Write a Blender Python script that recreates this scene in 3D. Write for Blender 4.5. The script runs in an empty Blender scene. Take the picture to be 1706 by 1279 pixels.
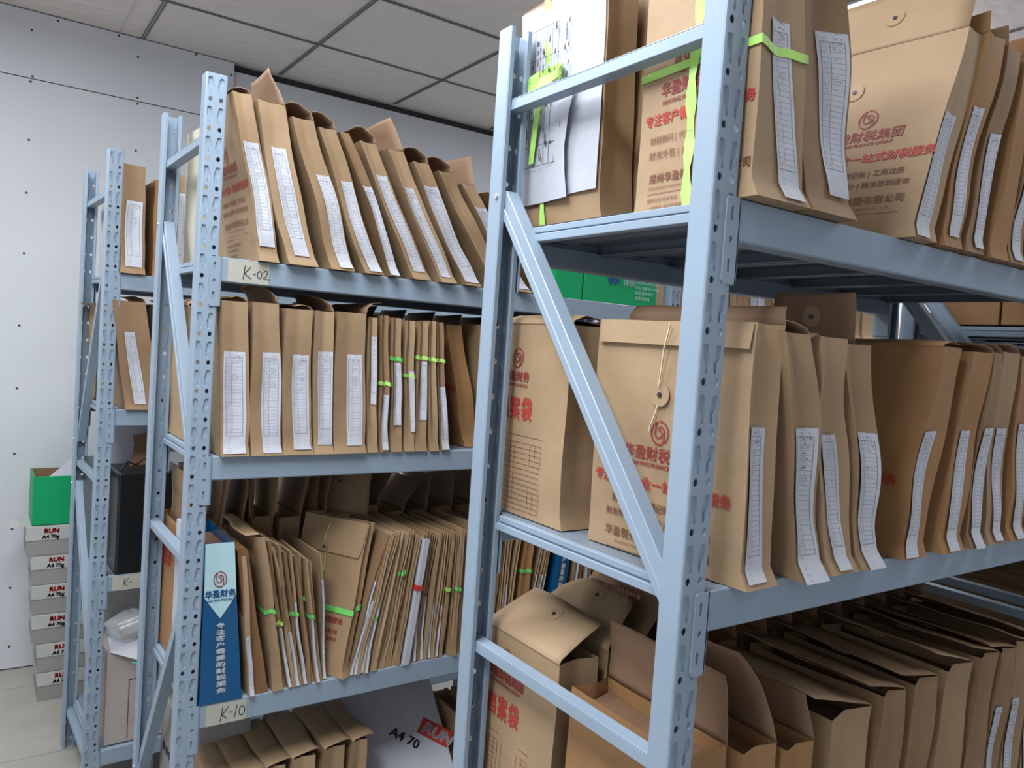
import bpy, bmesh, math, random
from mathutils import Matrix, Vector, noise
sc = bpy.context.scene
C = sc.collection
P = 0.0585            # pitch of the upright holes in metres; all tables below are in this unit
PI = math.pi

# ------------------------------------------------------------------ camera
RT = Vector((0.821774, -0.565846, 0.067125)); UP = Vector((-0.028762, 0.076461, 0.996658)); FW = Vector((0.569088, 0.820958, -0.046559))
cd = bpy.data.cameras.new('camera'); cam = bpy.data.objects.new('camera', cd); C.objects.link(cam)
M = Matrix((RT, UP, -FW)).transposed().to_4x4(); M.translation = Vector((0, 0, 25.6*P)); cam.matrix_world = M
cd.sensor_width = 36; cd.lens = 1294.18/1706*36; cd.clip_start = .02; cd.clip_end = 50
sc.camera = cam

# ------------------------------------------------------------------ world and light
w = bpy.data.worlds.new('world'); sc.world = w; w.use_nodes = True
w.node_tree.nodes['Background'].inputs[0].default_value = (.80, .88, 1, 1)
w.node_tree.nodes['Background'].inputs[1].default_value = .08
LAMPS = [(-5.92, 10.0, 62), (4.41, 20.3, 34), (35.4, 0, 8), (45.7, 30.6, 105), (-5.92, 40.9, 46)]     # x, y of the centre of ceiling panels, watts; third and last are added unseen fills
for x, y, e in LAMPS:
    ld = bpy.data.lights.new('panel_light', 'AREA'); ld.shape = 'RECTANGLE'; ld.size = .56; ld.size_y = .56; ld.energy = e*.62
    ld.color = (.90, .95, 1)
    lo = bpy.data.objects.new('panel_light', ld); C.objects.link(lo); lo.location = (x*P, y*P, 45.6*P)
vs = sc.view_settings
vs.view_transform = 'Standard'; vs.look = 'None'; vs.gamma = 1; vs.use_curve_mapping = False; vs.exposure = -0.2

# ------------------------------------------------------------------ materials
def mat(name, col, rough=.6, metal=0, spec=.5, noise_amt=0, scale=8, bump=0, bscale=60, alpha=1, trans=0):
    m = bpy.data.materials.new(name); m.use_nodes = True
    nt = m.node_tree; b = nt.nodes['Principled BSDF']
    b.inputs['Base Color'].default_value = (*col, 1); b.inputs['Roughness'].default_value = rough
    b.inputs['Metallic'].default_value = metal; b.inputs['Specular IOR Level'].default_value = spec
    b.inputs['Alpha'].default_value = alpha; b.inputs['Transmission Weight'].default_value = trans
    tc = nt.nodes.new('ShaderNodeTexCoord')
    if noise_amt:
        n = nt.nodes.new('ShaderNodeTexNoise'); n.inputs['Scale'].default_value = scale; n.inputs['Detail'].default_value = 5
        oi = nt.nodes.new('ShaderNodeObjectInfo')
        ad = nt.nodes.new('ShaderNodeVectorMath'); ad.operation = 'ADD'
        nt.links.new(tc.outputs['Object'], ad.inputs[0]); nt.links.new(oi.outputs['Random'], ad.inputs[1])
        nt.links.new(ad.outputs[0], n.inputs['Vector'])
        r = nt.nodes.new('ShaderNodeMapRange'); r.inputs[1].default_value = .3; r.inputs[2].default_value = .7
        r.inputs[3].default_value = 1-noise_amt; r.inputs[4].default_value = 1+noise_amt
        nt.links.new(n.outputs['Fac'], r.inputs[0])
        v = nt.nodes.new('ShaderNodeVectorMath'); v.operation = 'SCALE'; v.inputs[0].default_value = col
        nt.links.new(r.outputs[0], v.inputs['Scale']); nt.links.new(v.outputs[0], b.inputs['Base Color'])
    if bump:
        n2 = nt.nodes.new('ShaderNodeTexNoise'); n2.inputs['Scale'].default_value = bscale; n2.inputs['Detail'].default_value = 4
        nt.links.new(tc.outputs['Object'], n2.inputs['Vector'])
        bp = nt.nodes.new('ShaderNodeBump'); bp.inputs['Strength'].default_value = bump; bp.inputs['Distance'].default_value = .004
        nt.links.new(n2.outputs['Fac'], bp.inputs['Height']); nt.links.new(bp.outputs[0], b.inputs['Normal'])
    return m
STEEL = mat('blue_grey_steel', (.255, .325, .405), .38, .0, .5, .05, 6)
DECK = mat('deck_steel', (.19, .23, .28), .42, .1, .5, .06, 5)
BOLT = mat('zinc_bolt', (.60, .60, .58), .35, .6)
KRAFT = [mat('kraft_tan', (0.310, 0.204, 0.114), .62, 0, .35, .07, 9, .35, 28),
         mat('kraft_pale', (0.352, 0.238, 0.138), .62, 0, .35, .07, 9, .35, 28),
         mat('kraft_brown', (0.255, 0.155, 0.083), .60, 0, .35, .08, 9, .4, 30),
         mat('kraft_orange', (0.304, 0.162, 0.069), .62, 0, .35, .06, 7, .35, 28),
         mat('kraft_glossy', (0.207, 0.097, 0.038), .25, 0, .6, .15, 14, .6, 35)]
INNER_SHADE = mat('kraft_inner_shade', (0.179, 0.100, 0.059), .7, 0, .2, .08, 9)  # kraft darkened so the open mouth looks shaded inside
INFACE_SHADE = mat('kraft_inside_shade', (.225, .135, .082), .65, 0, .25, .06, 8, .3, 28)  # flap inner side: same paper, with interior shade put into the colour
PAPER = mat('white_paper', (.45, .46, .51), .6, 0, .3, .04, 20, .25, 30)
CREAM = mat('cream_paper', (0.483, 0.442, 0.345), .6, 0, .3, .05, 12)
RED = mat('red_ink', (.42, .035, .025), .6)
DRED = mat('dark_red_ink', (.26, .035, .03), .6)
INK = mat('black_ink', (.02, .02, .025), .5)
BROWNINK = mat('brown_ink', (.19, .065, .035), .6)
LIME = mat('lime_ribbon', (.42, .72, .16), .4, 0, .5, .12, 60)
GREENTAPE = mat('green_ribbon', (.16, .58, .13), .35, 0, .5, .12, 60)
REDTAPE = mat('red_ribbon', (.55, .03, .03), .4)
NAVY = mat('navy_card', (.005, .075, .20), .3)
PALEBLUE = mat('pale_blue_card', (.42, .62, .66), .3)
GREENBOX = mat('green_carton', (.0, .32, .11), .45, 0, .4, .04, 6)
WHITEBOX = mat('white_carton', (.47, .47, .45), .6, 0, .3, .05, 6)
GREYBOX = mat('grey_carton', (.30, .29, .27), .7, 0, .3, .06, 6)
PINKBOX = mat('pinkish_carton', (.42, .36, .34), .7, 0, .3, .06, 6)
CARDB = mat('cardboard', (0.248, 0.138, 0.076), .7, 0, .3, .07, 8)
BLACK = mat('black_film', (.006, .007, .008), .32)
DARKB = mat('dark_binder', (.012, .03, .032), .4)
TEAL = mat('teal_card', (.08, .36, .28), .4)
STRING = mat('cotton_string', (.60, .50, .34), .8)
TAPE = mat('masking_tape', (.42, .41, .35), .55, 0, .3, .05, 40)
WALL = mat('wall_board', (.60, .61, .64), .55, 0, .35, .03, 2)
SEAM = mat('wall_gap', (.03, .03, .03), .8)
SCREW = mat('screw_head', (.03, .03, .03), .5)
GRID = mat('ceiling_bar', (.16, .155, .16), .5)
PLASTIC = mat('clear_plastic', (.80, .84, .86), .15, 0, .6, 0, 8, .8, 50, .45)
BLUEOBJ = mat('blue_plastic', (.02, .05, .25), .4)
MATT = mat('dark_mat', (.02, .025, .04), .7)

def label_material():
    """printed form: outer frame, one column line, many rows, small marks"""
    m = bpy.data.materials.new('form_label'); m.use_nodes = True; nt = m.node_tree; L = nt.links
    b = nt.nodes['Principled BSDF']; b.inputs['Roughness'].default_value = .55
    uv = nt.nodes.new('ShaderNodeUVMap'); sp = nt.nodes.new('ShaderNodeSeparateXYZ'); L.new(uv.outputs[0], sp.inputs[0])
    def mth(op, a, bb=None, c=None):
        n = nt.nodes.new('ShaderNodeMath'); n.operation = op
        for i, v in enumerate((a, bb, c)):
            if v is None: continue
            if isinstance(v, (int, float)): n.inputs[i].default_value = v
            else: L.new(v, n.inputs[i])
        return n.outputs[0]
    u, v = sp.outputs[0], sp.outputs[1]
    inx = mth('MULTIPLY', mth('GREATER_THAN', u, .10), mth('LESS_THAN', u, .88))
    iny = mth('MULTIPLY', mth('GREATER_THAN', v, .165), mth('LESS_THAN', v, .945))
    inside = mth('MULTIPLY', inx, iny)
    def line(coord, pos, hw): return mth('LESS_THAN', mth('ABSOLUTE', mth('SUBTRACT', coord, pos)), hw)
    rows = mth('FRACT', mth('MULTIPLY', mth('SUBTRACT', v, .165), 24/.78))
    rl = mth('MULTIPLY', mth('LESS_THAN', rows, .13), mth('GREATER_THAN', u, .10))
    fr = mth('MAXIMUM', mth('MAXIMUM', line(u, .115, .016), line(u, .865, .018)), line(u, .40, .012))
    fr = mth('MAXIMUM', fr, mth('MAXIMUM', line(v, .168, .0035), line(v, .942, .0035)))
    lines = mth('MULTIPLY', mth('MAXIMUM', mth('MULTIPLY', rl, .8), fr), inside)
    oi = nt.nodes.new('ShaderNodeObjectInfo')
    cv = nt.nodes.new('ShaderNodeCombineXYZ'); L.new(mth('MULTIPLY', u, 22.0), cv.inputs[0]); L.new(mth('MULTIPLY', v, 110.0), cv.inputs[1])
    L.new(mth('MULTIPLY', oi.outputs['Random'], 60.0), cv.inputs[2])
    ns = nt.nodes.new('ShaderNodeTexNoise'); ns.inputs['Scale'].default_value = 1.0; ns.inputs['Detail'].default_value = 1; L.new(cv.outputs[0], ns.inputs['Vector'])
    mark = mth('GREATER_THAN', ns.outputs['Fac'], .56)
    band = mth('MULTIPLY', mth('GREATER_THAN', rows, .32), mth('LESS_THAN', rows, .86))
    leftc = mth('MULTIPLY', mth('GREATER_THAN', u, .17), mth('LESS_THAN', u, .36))
    # rows that carry writing in the right column: the top two, and a few more
    rowid = mth('FLOOR', mth('MULTIPLY', mth('SUBTRACT', v, .165), 24/.78))
    cv2 = nt.nodes.new('ShaderNodeCombineXYZ'); L.new(rowid, cv2.inputs[0]); L.new(mth('MULTIPLY', oi.outputs['Random'], 99.0), cv2.inputs[1])
    wn = nt.nodes.new('ShaderNodeTexWhiteNoise'); L.new(cv2.outputs[0], wn.inputs['Vector'])
    some = mth('MULTIPLY', mth('GREATER_THAN', wn.outputs['Value'], .62), mth('MULTIPLY', mth('GREATER_THAN', rowid, 13.5), mth('LESS_THAN', u, .72)))
    some = mth('MAXIMUM', some, mth('GREATER_THAN', rowid, 21.5))
    rightc = mth('MULTIPLY', mth('MULTIPLY', mth('GREATER_THAN', u, .46), mth('LESS_THAN', u, .80)), some)
    marks = mth('MULTIPLY', mth('MULTIPLY', mark, band), mth('MAXIMUM', mth('MULTIPLY', leftc, .6), rightc))
    fac = mth('MINIMUM', mth('ADD', mth('MULTIPLY', lines, .62), mth('MULTIPLY', marks, .75)), 1.0)
    mx = nt.nodes.new('ShaderNodeMix'); mx.data_type = 'RGBA'; L.new(fac, mx.inputs[0])
    mx.inputs[6].default_value = (.50, .51, .56, 1); mx.inputs[7].default_value = (.04, .045, .07, 1)
    L.new(mx.outputs[2], b.inputs['Base Color'])
    n2 = nt.nodes.new('ShaderNodeTexNoise'); n2.inputs['Scale'].default_value = 40
    tc = nt.nodes.new('ShaderNodeTexCoord'); L.new(tc.outputs['Object'], n2.inputs['Vector'])
    bp = nt.nodes.new('ShaderNodeBump'); bp.inputs['Strength'].default_value = .5; bp.inputs['Distance'].default_value = .004
    L.new(n2.outputs['Fac'], bp.inputs['Height']); L.new(bp.outputs[0], b.inputs['Normal'])
    return m
FORM = label_material()

def ceiling_material():
    m = mat('gypsum_tile', (.76, .685, .63), .7, 0, .3, .04, 2)
    nt = m.node_tree; b = nt.nodes['Principled BSDF']
    tc = nt.nodes.new('ShaderNodeTexCoord'); mp = nt.nodes.new('ShaderNodeMapping'); mp.inputs['Scale'].default_value = (14, 26, 14)
    nt.links.new(tc.outputs['Object'], mp.inputs[0])
    n = nt.nodes.new('ShaderNodeTexVoronoi'); n.feature = 'SMOOTH_F1'; n.inputs['Scale'].default_value = 1
    nt.links.new(mp.outputs[0], n.inputs['Vector'])
    bp = nt.nodes.new('ShaderNodeBump'); bp.inputs['Strength'].default_value = .7; bp.inputs['Distance'].default_value = .012
    nt.links.new(n.outputs['Distance'], bp.inputs['Height']); nt.links.new(bp.outputs[0], b.inputs['Normal'])
    return m
CEIL = ceiling_material()

def floor_material():
    m = bpy.data.materials.new('beige_floor_tile'); m.use_nodes = True; nt = m.node_tree; L = nt.links
    b = nt.nodes['Principled BSDF']; b.inputs['Roughness'].default_value = .35
    tc = nt.nodes.new('ShaderNodeTexCoord')
    br = nt.nodes.new('ShaderNodeTexBrick'); br.offset = 0; br.inputs['Scale'].default_value = 1
    br.inputs['Brick Width'].default_value = .6; br.inputs['Row Height'].default_value = .6; br.inputs['Mortar Size'].default_value = .003
    br.inputs['Color1'].default_value = (.50, .47, .41, 1); br.inputs['Color2'].default_value = (.47, .44, .385, 1); br.inputs['Mortar'].default_value = (.30, .28, .25, 1)
    L.new(tc.outputs['Object'], br.inputs['Vector'])
    n = nt.nodes.new('ShaderNodeTexNoise'); n.inputs['Scale'].default_value = 5; n.inputs['Detail'].default_value = 8; L.new(tc.outputs['Object'], n.inputs['Vector'])
    mx = nt.nodes.new('ShaderNodeMix'); mx.data_type = 'RGBA'; mx.blend_type = 'MULTIPLY'; mx.inputs[0].default_value = .35
    L.new(br.outputs['Color'], mx.inputs[6]); L.new(n.outputs['Fac'], mx.inputs[7]); L.new(mx.outputs[2], b.inputs['Base Color'])
    return m
FLOOR = floor_material()
EMIT = bpy.data.materials.new('lit_panel'); EMIT.use_nodes = True
_b = EMIT.node_tree.nodes['Principled BSDF']; _b.inputs['Emission Color'].default_value = (.93, .97, 1, 1); _b.inputs['Emission Strength'].default_value = 4

# ------------------------------------------------------------------ helpers
def obj(name, verts, faces, m, parent=None, smooth=False, uvs=None, unit=P):
    me = bpy.data.meshes.new(name); me.from_pydata([(x*unit, y*unit, z*unit) for x, y, z in verts], [], faces)
    ms = m if isinstance(m, (list, tuple)) else [m]
    for k in ms: me.materials.append(k)
    if smooth: me.polygons.foreach_set('use_smooth', [True]*len(me.polygons))
    if uvs is not None:
        ul = me.uv_layers.new(name='UVMap')
        for lp in me.loops: ul.data[lp.index].uv = uvs[lp.vertex_index]
    me.update()
    o = bpy.data.objects.new(name, me); C.objects.link(o)
    if parent: o.parent = parent
    return o
def tag(o, label, cat, group=None, kind=None):
    if label: o['label'] = label
    if cat: o['category'] = cat
    if group: o['group'] = group
    if kind: o['kind'] = kind
    return o
def struct(name, verts, faces, m, **k):
    o = obj(name, verts, faces, m, **k); o['kind'] = 'structure'; return o
def empty(name, mtx):
    o = bpy.data.objects.new(name, None); C.objects.link(o); o.matrix_world = mtx; o.empty_display_size = .05; return o
class G:
    """collects boxes, sweeps and grids for one mesh"""
    def __init__(s): s.v = []; s.f = []; s.mi = []
    def add(s, v, f):
        n = len(s.v); s.v += [tuple(q) for q in v]; s.f += [tuple(i+n for i in q) for q in f]
    def box(s, x0, x1, y0, y1, z0, z1):
        s.add([(x, y, z) for z in (z0, z1) for y in (y0, y1) for x in (x0, x1)],
              [(0, 2, 3, 1), (4, 5, 7, 6), (0, 1, 5, 4), (2, 6, 7, 3), (0, 4, 6, 2), (1, 3, 7, 5)])
    def prism(s, prof, z0, z1, fn=None):
        """closed profile of (x,y), swept from z0 to z1; fn maps (x,y,z) to a point"""
        n = len(prof); fn = fn or (lambda x, y, z: (x, y, z))
        s.add([fn(x, y, z) for z in (z0, z1) for x, y in prof],
              [tuple(reversed(range(n))), tuple(range(n, 2*n))] + [(i, (i+1) % n, n+(i+1) % n, n+i) for i in range(n)])
    def grid(s, rows):
        nr, nc = len(rows), len(rows[0])
        s.add([q for r in rows for q in r], [(r*nc+c, r*nc+c+1, (r+1)*nc+c+1, (r+1)*nc+c) for r in range(nr-1) for c in range(nc-1)])
    def tube(s, pts, r, n=6):
        pts = [Vector(q) for q in pts]; rows = []
        for i, q in enumerate(pts):
            d = (pts[min(i+1, len(pts)-1)]-pts[max(i-1, 0)]).normalized()
            a = d.orthogonal().normalized() if i == 0 else (a-d*a.dot(d)).normalized()
            bb = d.cross(a)
            rows.append([q+r*(a*math.cos(2*PI*k/n)+bb*math.sin(2*PI*k/n)) for k in range(n)]+[q+r*a])
        s.grid(rows)
    def make(s, name, m, parent=None, smooth=False): return obj(name, s.v, s.f, m, parent, smooth)
def bevel(o, w_, seg=2):
    md = o.modifiers.new('bevel', 'BEVEL'); md.width = w_*P; md.segments = seg; md.limit_method = 'ANGLE'; md.angle_limit = math.radians(40); md.use_clamp_overlap = True
    return o
def curve_plate(outer, holes, thick):
    """flat plate in (u,v) with holes -> (verts, faces) with thickness in w"""
    cu = bpy.data.curves.new('plate', 'CURVE'); cu.dimensions = '2D'; cu.fill_mode = 'BOTH'; cu.extrude = thick/2
    for loop in [outer]+holes:
        sp = cu.splines.new('POLY'); sp.points.add(len(loop)-1); sp.use_cyclic_u = True
        for i, (x, y) in enumerate(loop): sp.points[i].co = (x, y, 0, 1)
    o = bpy.data.objects.new('plate', cu); C.objects.link(o); bpy.context.view_layer.update()
    me = bpy.data.meshes.new_from_object(o.evaluated_get(bpy.context.evaluated_depsgraph_get()))
    v = [tuple(q.co) for q in me.vertices]; f = [tuple(q.vertices) for q in me.polygons]
    bpy.data.objects.remove(o); bpy.data.curves.remove(cu); bpy.data.meshes.remove(me)
    return v, f
_tx = {}
def text2d(s, size, bold=0, shear=0, align='LEFT', sp=1):
    k = (s, size, bold, shear, align, sp)
    if k not in _tx:
        cu = bpy.data.curves.new('txt', 'FONT'); cu.body = s; cu.size = size; cu.offset = bold; cu.shear = shear; cu.align_x = align; cu.resolution_u = 2; cu.space_character = sp
        o = bpy.data.objects.new('txt', cu); C.objects.link(o); bpy.context.view_layer.update()
        me = bpy.data.meshes.new_from_object(o.evaluated_get(bpy.context.evaluated_depsgraph_get()))
        _tx[k] = ([(q.co.x, q.co.y) for q in me.vertices], [tuple(q.vertices) for q in me.polygons])
        bpy.data.objects.remove(o); bpy.data.curves.remove(cu); bpy.data.meshes.remove(me)
    return _tx[k]
def stroke2d(lines, wd):
    v = []; f = []
    for ln in lines:
        n0 = len(v)
        for i, (x, y) in enumerate(ln):
            a = ln[max(i-1, 0)]; b = ln[min(i+1, len(ln)-1)]; dx, dy = b[0]-a[0], b[1]-a[1]; l = math.hypot(dx, dy) or 1
            v += [(x-dy/l*wd/2, y+dx/l*wd/2), (x+dy/l*wd/2, y-dx/l*wd/2)]
        f += [(n0+2*i, n0+2*i+1, n0+2*i+3, n0+2*i+2) for i in range(len(ln)-1)]
    return v, f
def arc(cx, cy, r, a0, a1, n=12, ry=None):
    return [(cx+r*math.cos(math.radians(a0+(a1-a0)*i/n)), cy+(ry or r)*math.sin(math.radians(a0+(a1-a0)*i/n))) for i in range(n+1)]
def logo2d(r):
    L = [arc(0, 0, 1, 108, 292, 16, 1.12), arc(0, 0, 1, -52, 96, 14, 1.12),
         [(-.28, 1.08), (-.5, .8), (-.55, .1)]+arc(-.12, -.05, .43, 190, 330, 8)+[(.3, .05), (.12, .22), (-.12, .2)],
         [(.28, -1.08), (.5, -.8), (.55, .1)]+arc(.12, .15, .43, 10, 150, 8)]
    v, f = stroke2d(L, .17)
    return [(x*r, y*r) for x, y in v], f
def off2d(vf, dx, dy): return [(x+dx, y+dy) for x, y in vf[0]], vf[1]

# ------------------------------------------------------------------ room
ZC = 46.7
XL, XR, YB, YF = -22, 66, 65.0, -14
struct('floor', [(XL, YF, 0), (XR, YF, 0), (XR, YB+2, 0), (XL, YB+2, 0)], [(0, 1, 2, 3)], FLOOR)
struct('ceiling', [(XL, YF, ZC), (XR, YF, ZC), (XR, YB+2, ZC), (XL, YB+2, ZC)], [(3, 2, 1, 0)], CEIL)
for nm, a, b in (('wall_left', (XL, YF), (XL, YB+2)), ('wall_right', (XR, YB+2), (XR, YF)), ('wall_front', (XR, YF), (XL, YF))):
    struct(nm, [(a[0], a[1], 0), (b[0], b[1], 0), (b[0], b[1], ZC), (a[0], a[1], ZC)], [(3, 2, 1, 0)], WALL)
g = G(); g.box(16.3, XR, YB+.35, YB+1.6, 0, ZC-.62)
g.box(XL, 16.3, YB+.5, YB+1.6, 0, ZC)
wb = g.make('wall_back', WALL); wb['kind'] = 'structure'
g = G(); g.box(16.34, XR, YB+.75, YB+1.7, ZC-.62, ZC-.02); o = g.make('trim_2', SEAM); o['kind'] = 'structure'
g = G(); g.box(XL, 16.28, YB+.12, YB+.5, 0, ZC-.02); o = g.make('backing', SEAM, wb)
for z0, z1 in ((.1, 42.0), (42.07, ZC-.08)):
    for x0, x1 in ((XL, -9.0), (-8.94, 16.26)):
        g = G(); g.box(x0, x1, YB, YB+.13, z0, z1); g.make('wall_board', WALL, wb)
for x, z in [(2.59, 45.33), (4.14, 46.39), (7.99, 46.47), (9.32, 45.26), (13.37, 46.51), (16.03, 45.63), (2.73, 42.2), (2.63, 41.81), (9.4, 42.29), (9.42, 41.85), (2.66, 37.8), (9.44, 38.4), (2.63, 34.14), (2.62, 29.91), (2.5, 24.83), (2.5, 20.37), (2.5, 15.7), (2.53, 10.29), (2.55, 6.02), (2.61, 1.71)]:
    g = G(); g.prism([(x+.085*math.cos(k*PI/5), z+.085*math.sin(k*PI/5)) for k in range(10)], YB-.015, YB+.01, lambda a, b, c: (a, c, b)); g.make('screw', SCREW, wb)
# ceiling bars: two thin parallel edges each way
g = G()
for k in range(-3, 7):
    x = -.75+10.33*k
    if XL < x < XR:
        for d in (-.1, .1): g.box(x+d-.045, x+d+.045, YF, YB+.1, ZC-.07, ZC-.005)
for k in range(-6, 2):
    y = 56.35+10.3*k
    if y > YF:
        for d in (-.1, .1): g.box(XL, XR, y+d-.045, y+d+.045, ZC-.065, ZC-.004)
o = g.make('trim_1', GRID); o['kind'] = 'structure'
g = G(); g.box(8.0, 8.06, 57, YB, ZC-.05, ZC-.004); o = g.make('trim_3', WALL); o['kind'] = 'structure'
for i, (x, y, e) in enumerate(LAMPS):
    t = empty('ceiling_light', Matrix.Translation((x*P, y*P, ZC*P)))
    g = G(); g.box(-4.8, 4.8, -4.8, 4.8, -.95, -.03); g.make('diffuser', EMIT, t)
    g = G()
    for a, b, c_, d in ((-5.1, -4.9, -5.1, 5.1), (4.9, 5.1, -5.1, 5.1), (-4.9, 4.9, -5.1, -4.9), (-4.9, 4.9, 4.9, 5.1)): g.box(a, b, c_, d, -.25, -.02)
    g.make('frame', BOLT, t)
    tag(t, ['square lit ceiling panel above the aisle left of the nearest rack', 'square lit ceiling panel over the left end of the K-02 rack', 'unseen fill panel added over the aisle in front of the nearest rack', 'square lit ceiling panel over the far right racks', 'unseen fill panel added to brighten the white screwed wall'][i], 'light', 'ceiling light panels')

# ------------------------------------------------------------------ racks
FR = {'N': (11.61, 10.40, 0.0), 'M': (6.165, 28.27, .0123), 'L': (5.225, 44.38, .0465), 'N2': (33.2, 10.40, 0.0), 'M2': (6.165+24.75, 28.27+.30, .0123), 'L2': (29.95, 45.53, .0465)}
DEP = {'N': 8.1, 'M': 7.3, 'L': 7.6, 'N2': 8.1, 'M2': 7.3, 'L2': 7.6}
LEN = {'N': 20.4, 'M': 23.95, 'L': 24.2, 'N2': 23.9, 'M2': 23.9, 'L2': 23.9}
W = .72
def frame(r, x=0, y=0, z=0, rot=0):
    ox, oy, th = FR[r]
    if z > 0: z += .035        # rests on the deck
    return Matrix.Translation((ox*P, oy*P, 0)) @ Matrix.Rotation(th, 4, 'Z') @ Matrix.Translation((x*P, y*P, z*P)) @ Matrix.Rotation(rot, 4, 'Z')
def round_hole(cx, cz, rx, rz, n=10): return [(cx+rx*math.cos(2*PI*k/n), cz+rz*math.sin(2*PI*k/n)) for k in range(n)]
def key(cx, cz, s):
    pts = [(-.085, .27), (-.05, .30), (.05, .30), (.085, .27), (.085, .02), (.045, -.08), (.045, -.24), (.02, -.27), (-.02, -.27), (-.045, -.24), (-.085, 0.0)]
    pts = [(x*.85+(.015 if z > 0 else -.045), z) for x, z in pts]
    return [(cx+s*x, cz+z) for x, z in pts]
def post_mesh(top, dot0):
    """open C section, hook slots and bolt holes punched down the perforated face; foot at z=0"""
    g = G(); R = .05; t = .03
    zt = top; zd = dot0
    while zd > -1:
        z1 = min(zd+.85, zt); z0 = max(zd-.15, 0)
        if zd == dot0: z1 = zt
        holes = []
        if z0 < zd-.1:
            holes += [round_hole(.17, zd, .068, .082), round_hole(.52, zd, .068, .082)]
            if zd+.7 < z1+.01:
                holes += [key(.17, zd+.44, -1), key(.52, zd+.44, 1)]
                for cx_, s_ in ((.17, -1), (.52, 1)):      # the slots are pressed in, not punched through
                    k_ = key(cx_, zd+.44, s_); n_ = len(k_)
                    g.add([(x, t, z) for x, z in k_]+[(cx_+(x-cx_)*.72, t+.022, zd+.44+(z-zd-.44)*.93) for x, z in k_],
                          [(i, (i+1) % n_, n_+(i+1) % n_, n_+i) for i in range(n_)]+[tuple(range(n_, 2*n_))])
        v, f = curve_plate([(R, z0), (W-R, z0), (W-R, z1), (R, z1)], holes, t)
        g.add([(x, c_+t/2, z) for x, z, c_ in v], f)
        zd -= 1
    def side(m):
        pr = [(R, 0), (.015, .015), (0, R), (0, .56), (.03, .60), (.15, .60), (.15, .50), (.12, .50), (.12, .57), (.045, .57), (.03, .55), (.03, R+.01), (R, .03)]
        if m: pr = [(W-x, y) for x, y in reversed(pr)]
        g.prism(pr, 0, zt)
    side(0); side(1)
    return g
POSTG = {'N': post_mesh(34.25, 33.184), 'M': post_mesh(34.25, 33.37)}
def bracket_geo(sx):
    v, f = curve_plate([(.40, -1.62), (.46, -1.70), (.80, -1.70), (.80, .02), (.46, .02), (.40, -.04)],
                       [[(.53, -.20), (.53, -.42), (.56, -.46), (.60, -.42), (.60, -.20), (.57, -.17)], round_hole(.57, -.82, .06, .065), [(.53, -1.22), (.53, -1.44), (.56, -1.48), (.60, -1.44), (.60, -1.22), (.57, -1.19)]], .04)
    g = G(); g.add([((W-x if sx else x), -.025+c_, z) for x, z, c_ in v], f)
    g.box(*( (-.09, -.05) if sx else (.77, .81)), -.045, .62, -1.70, .02)
    return g
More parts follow.
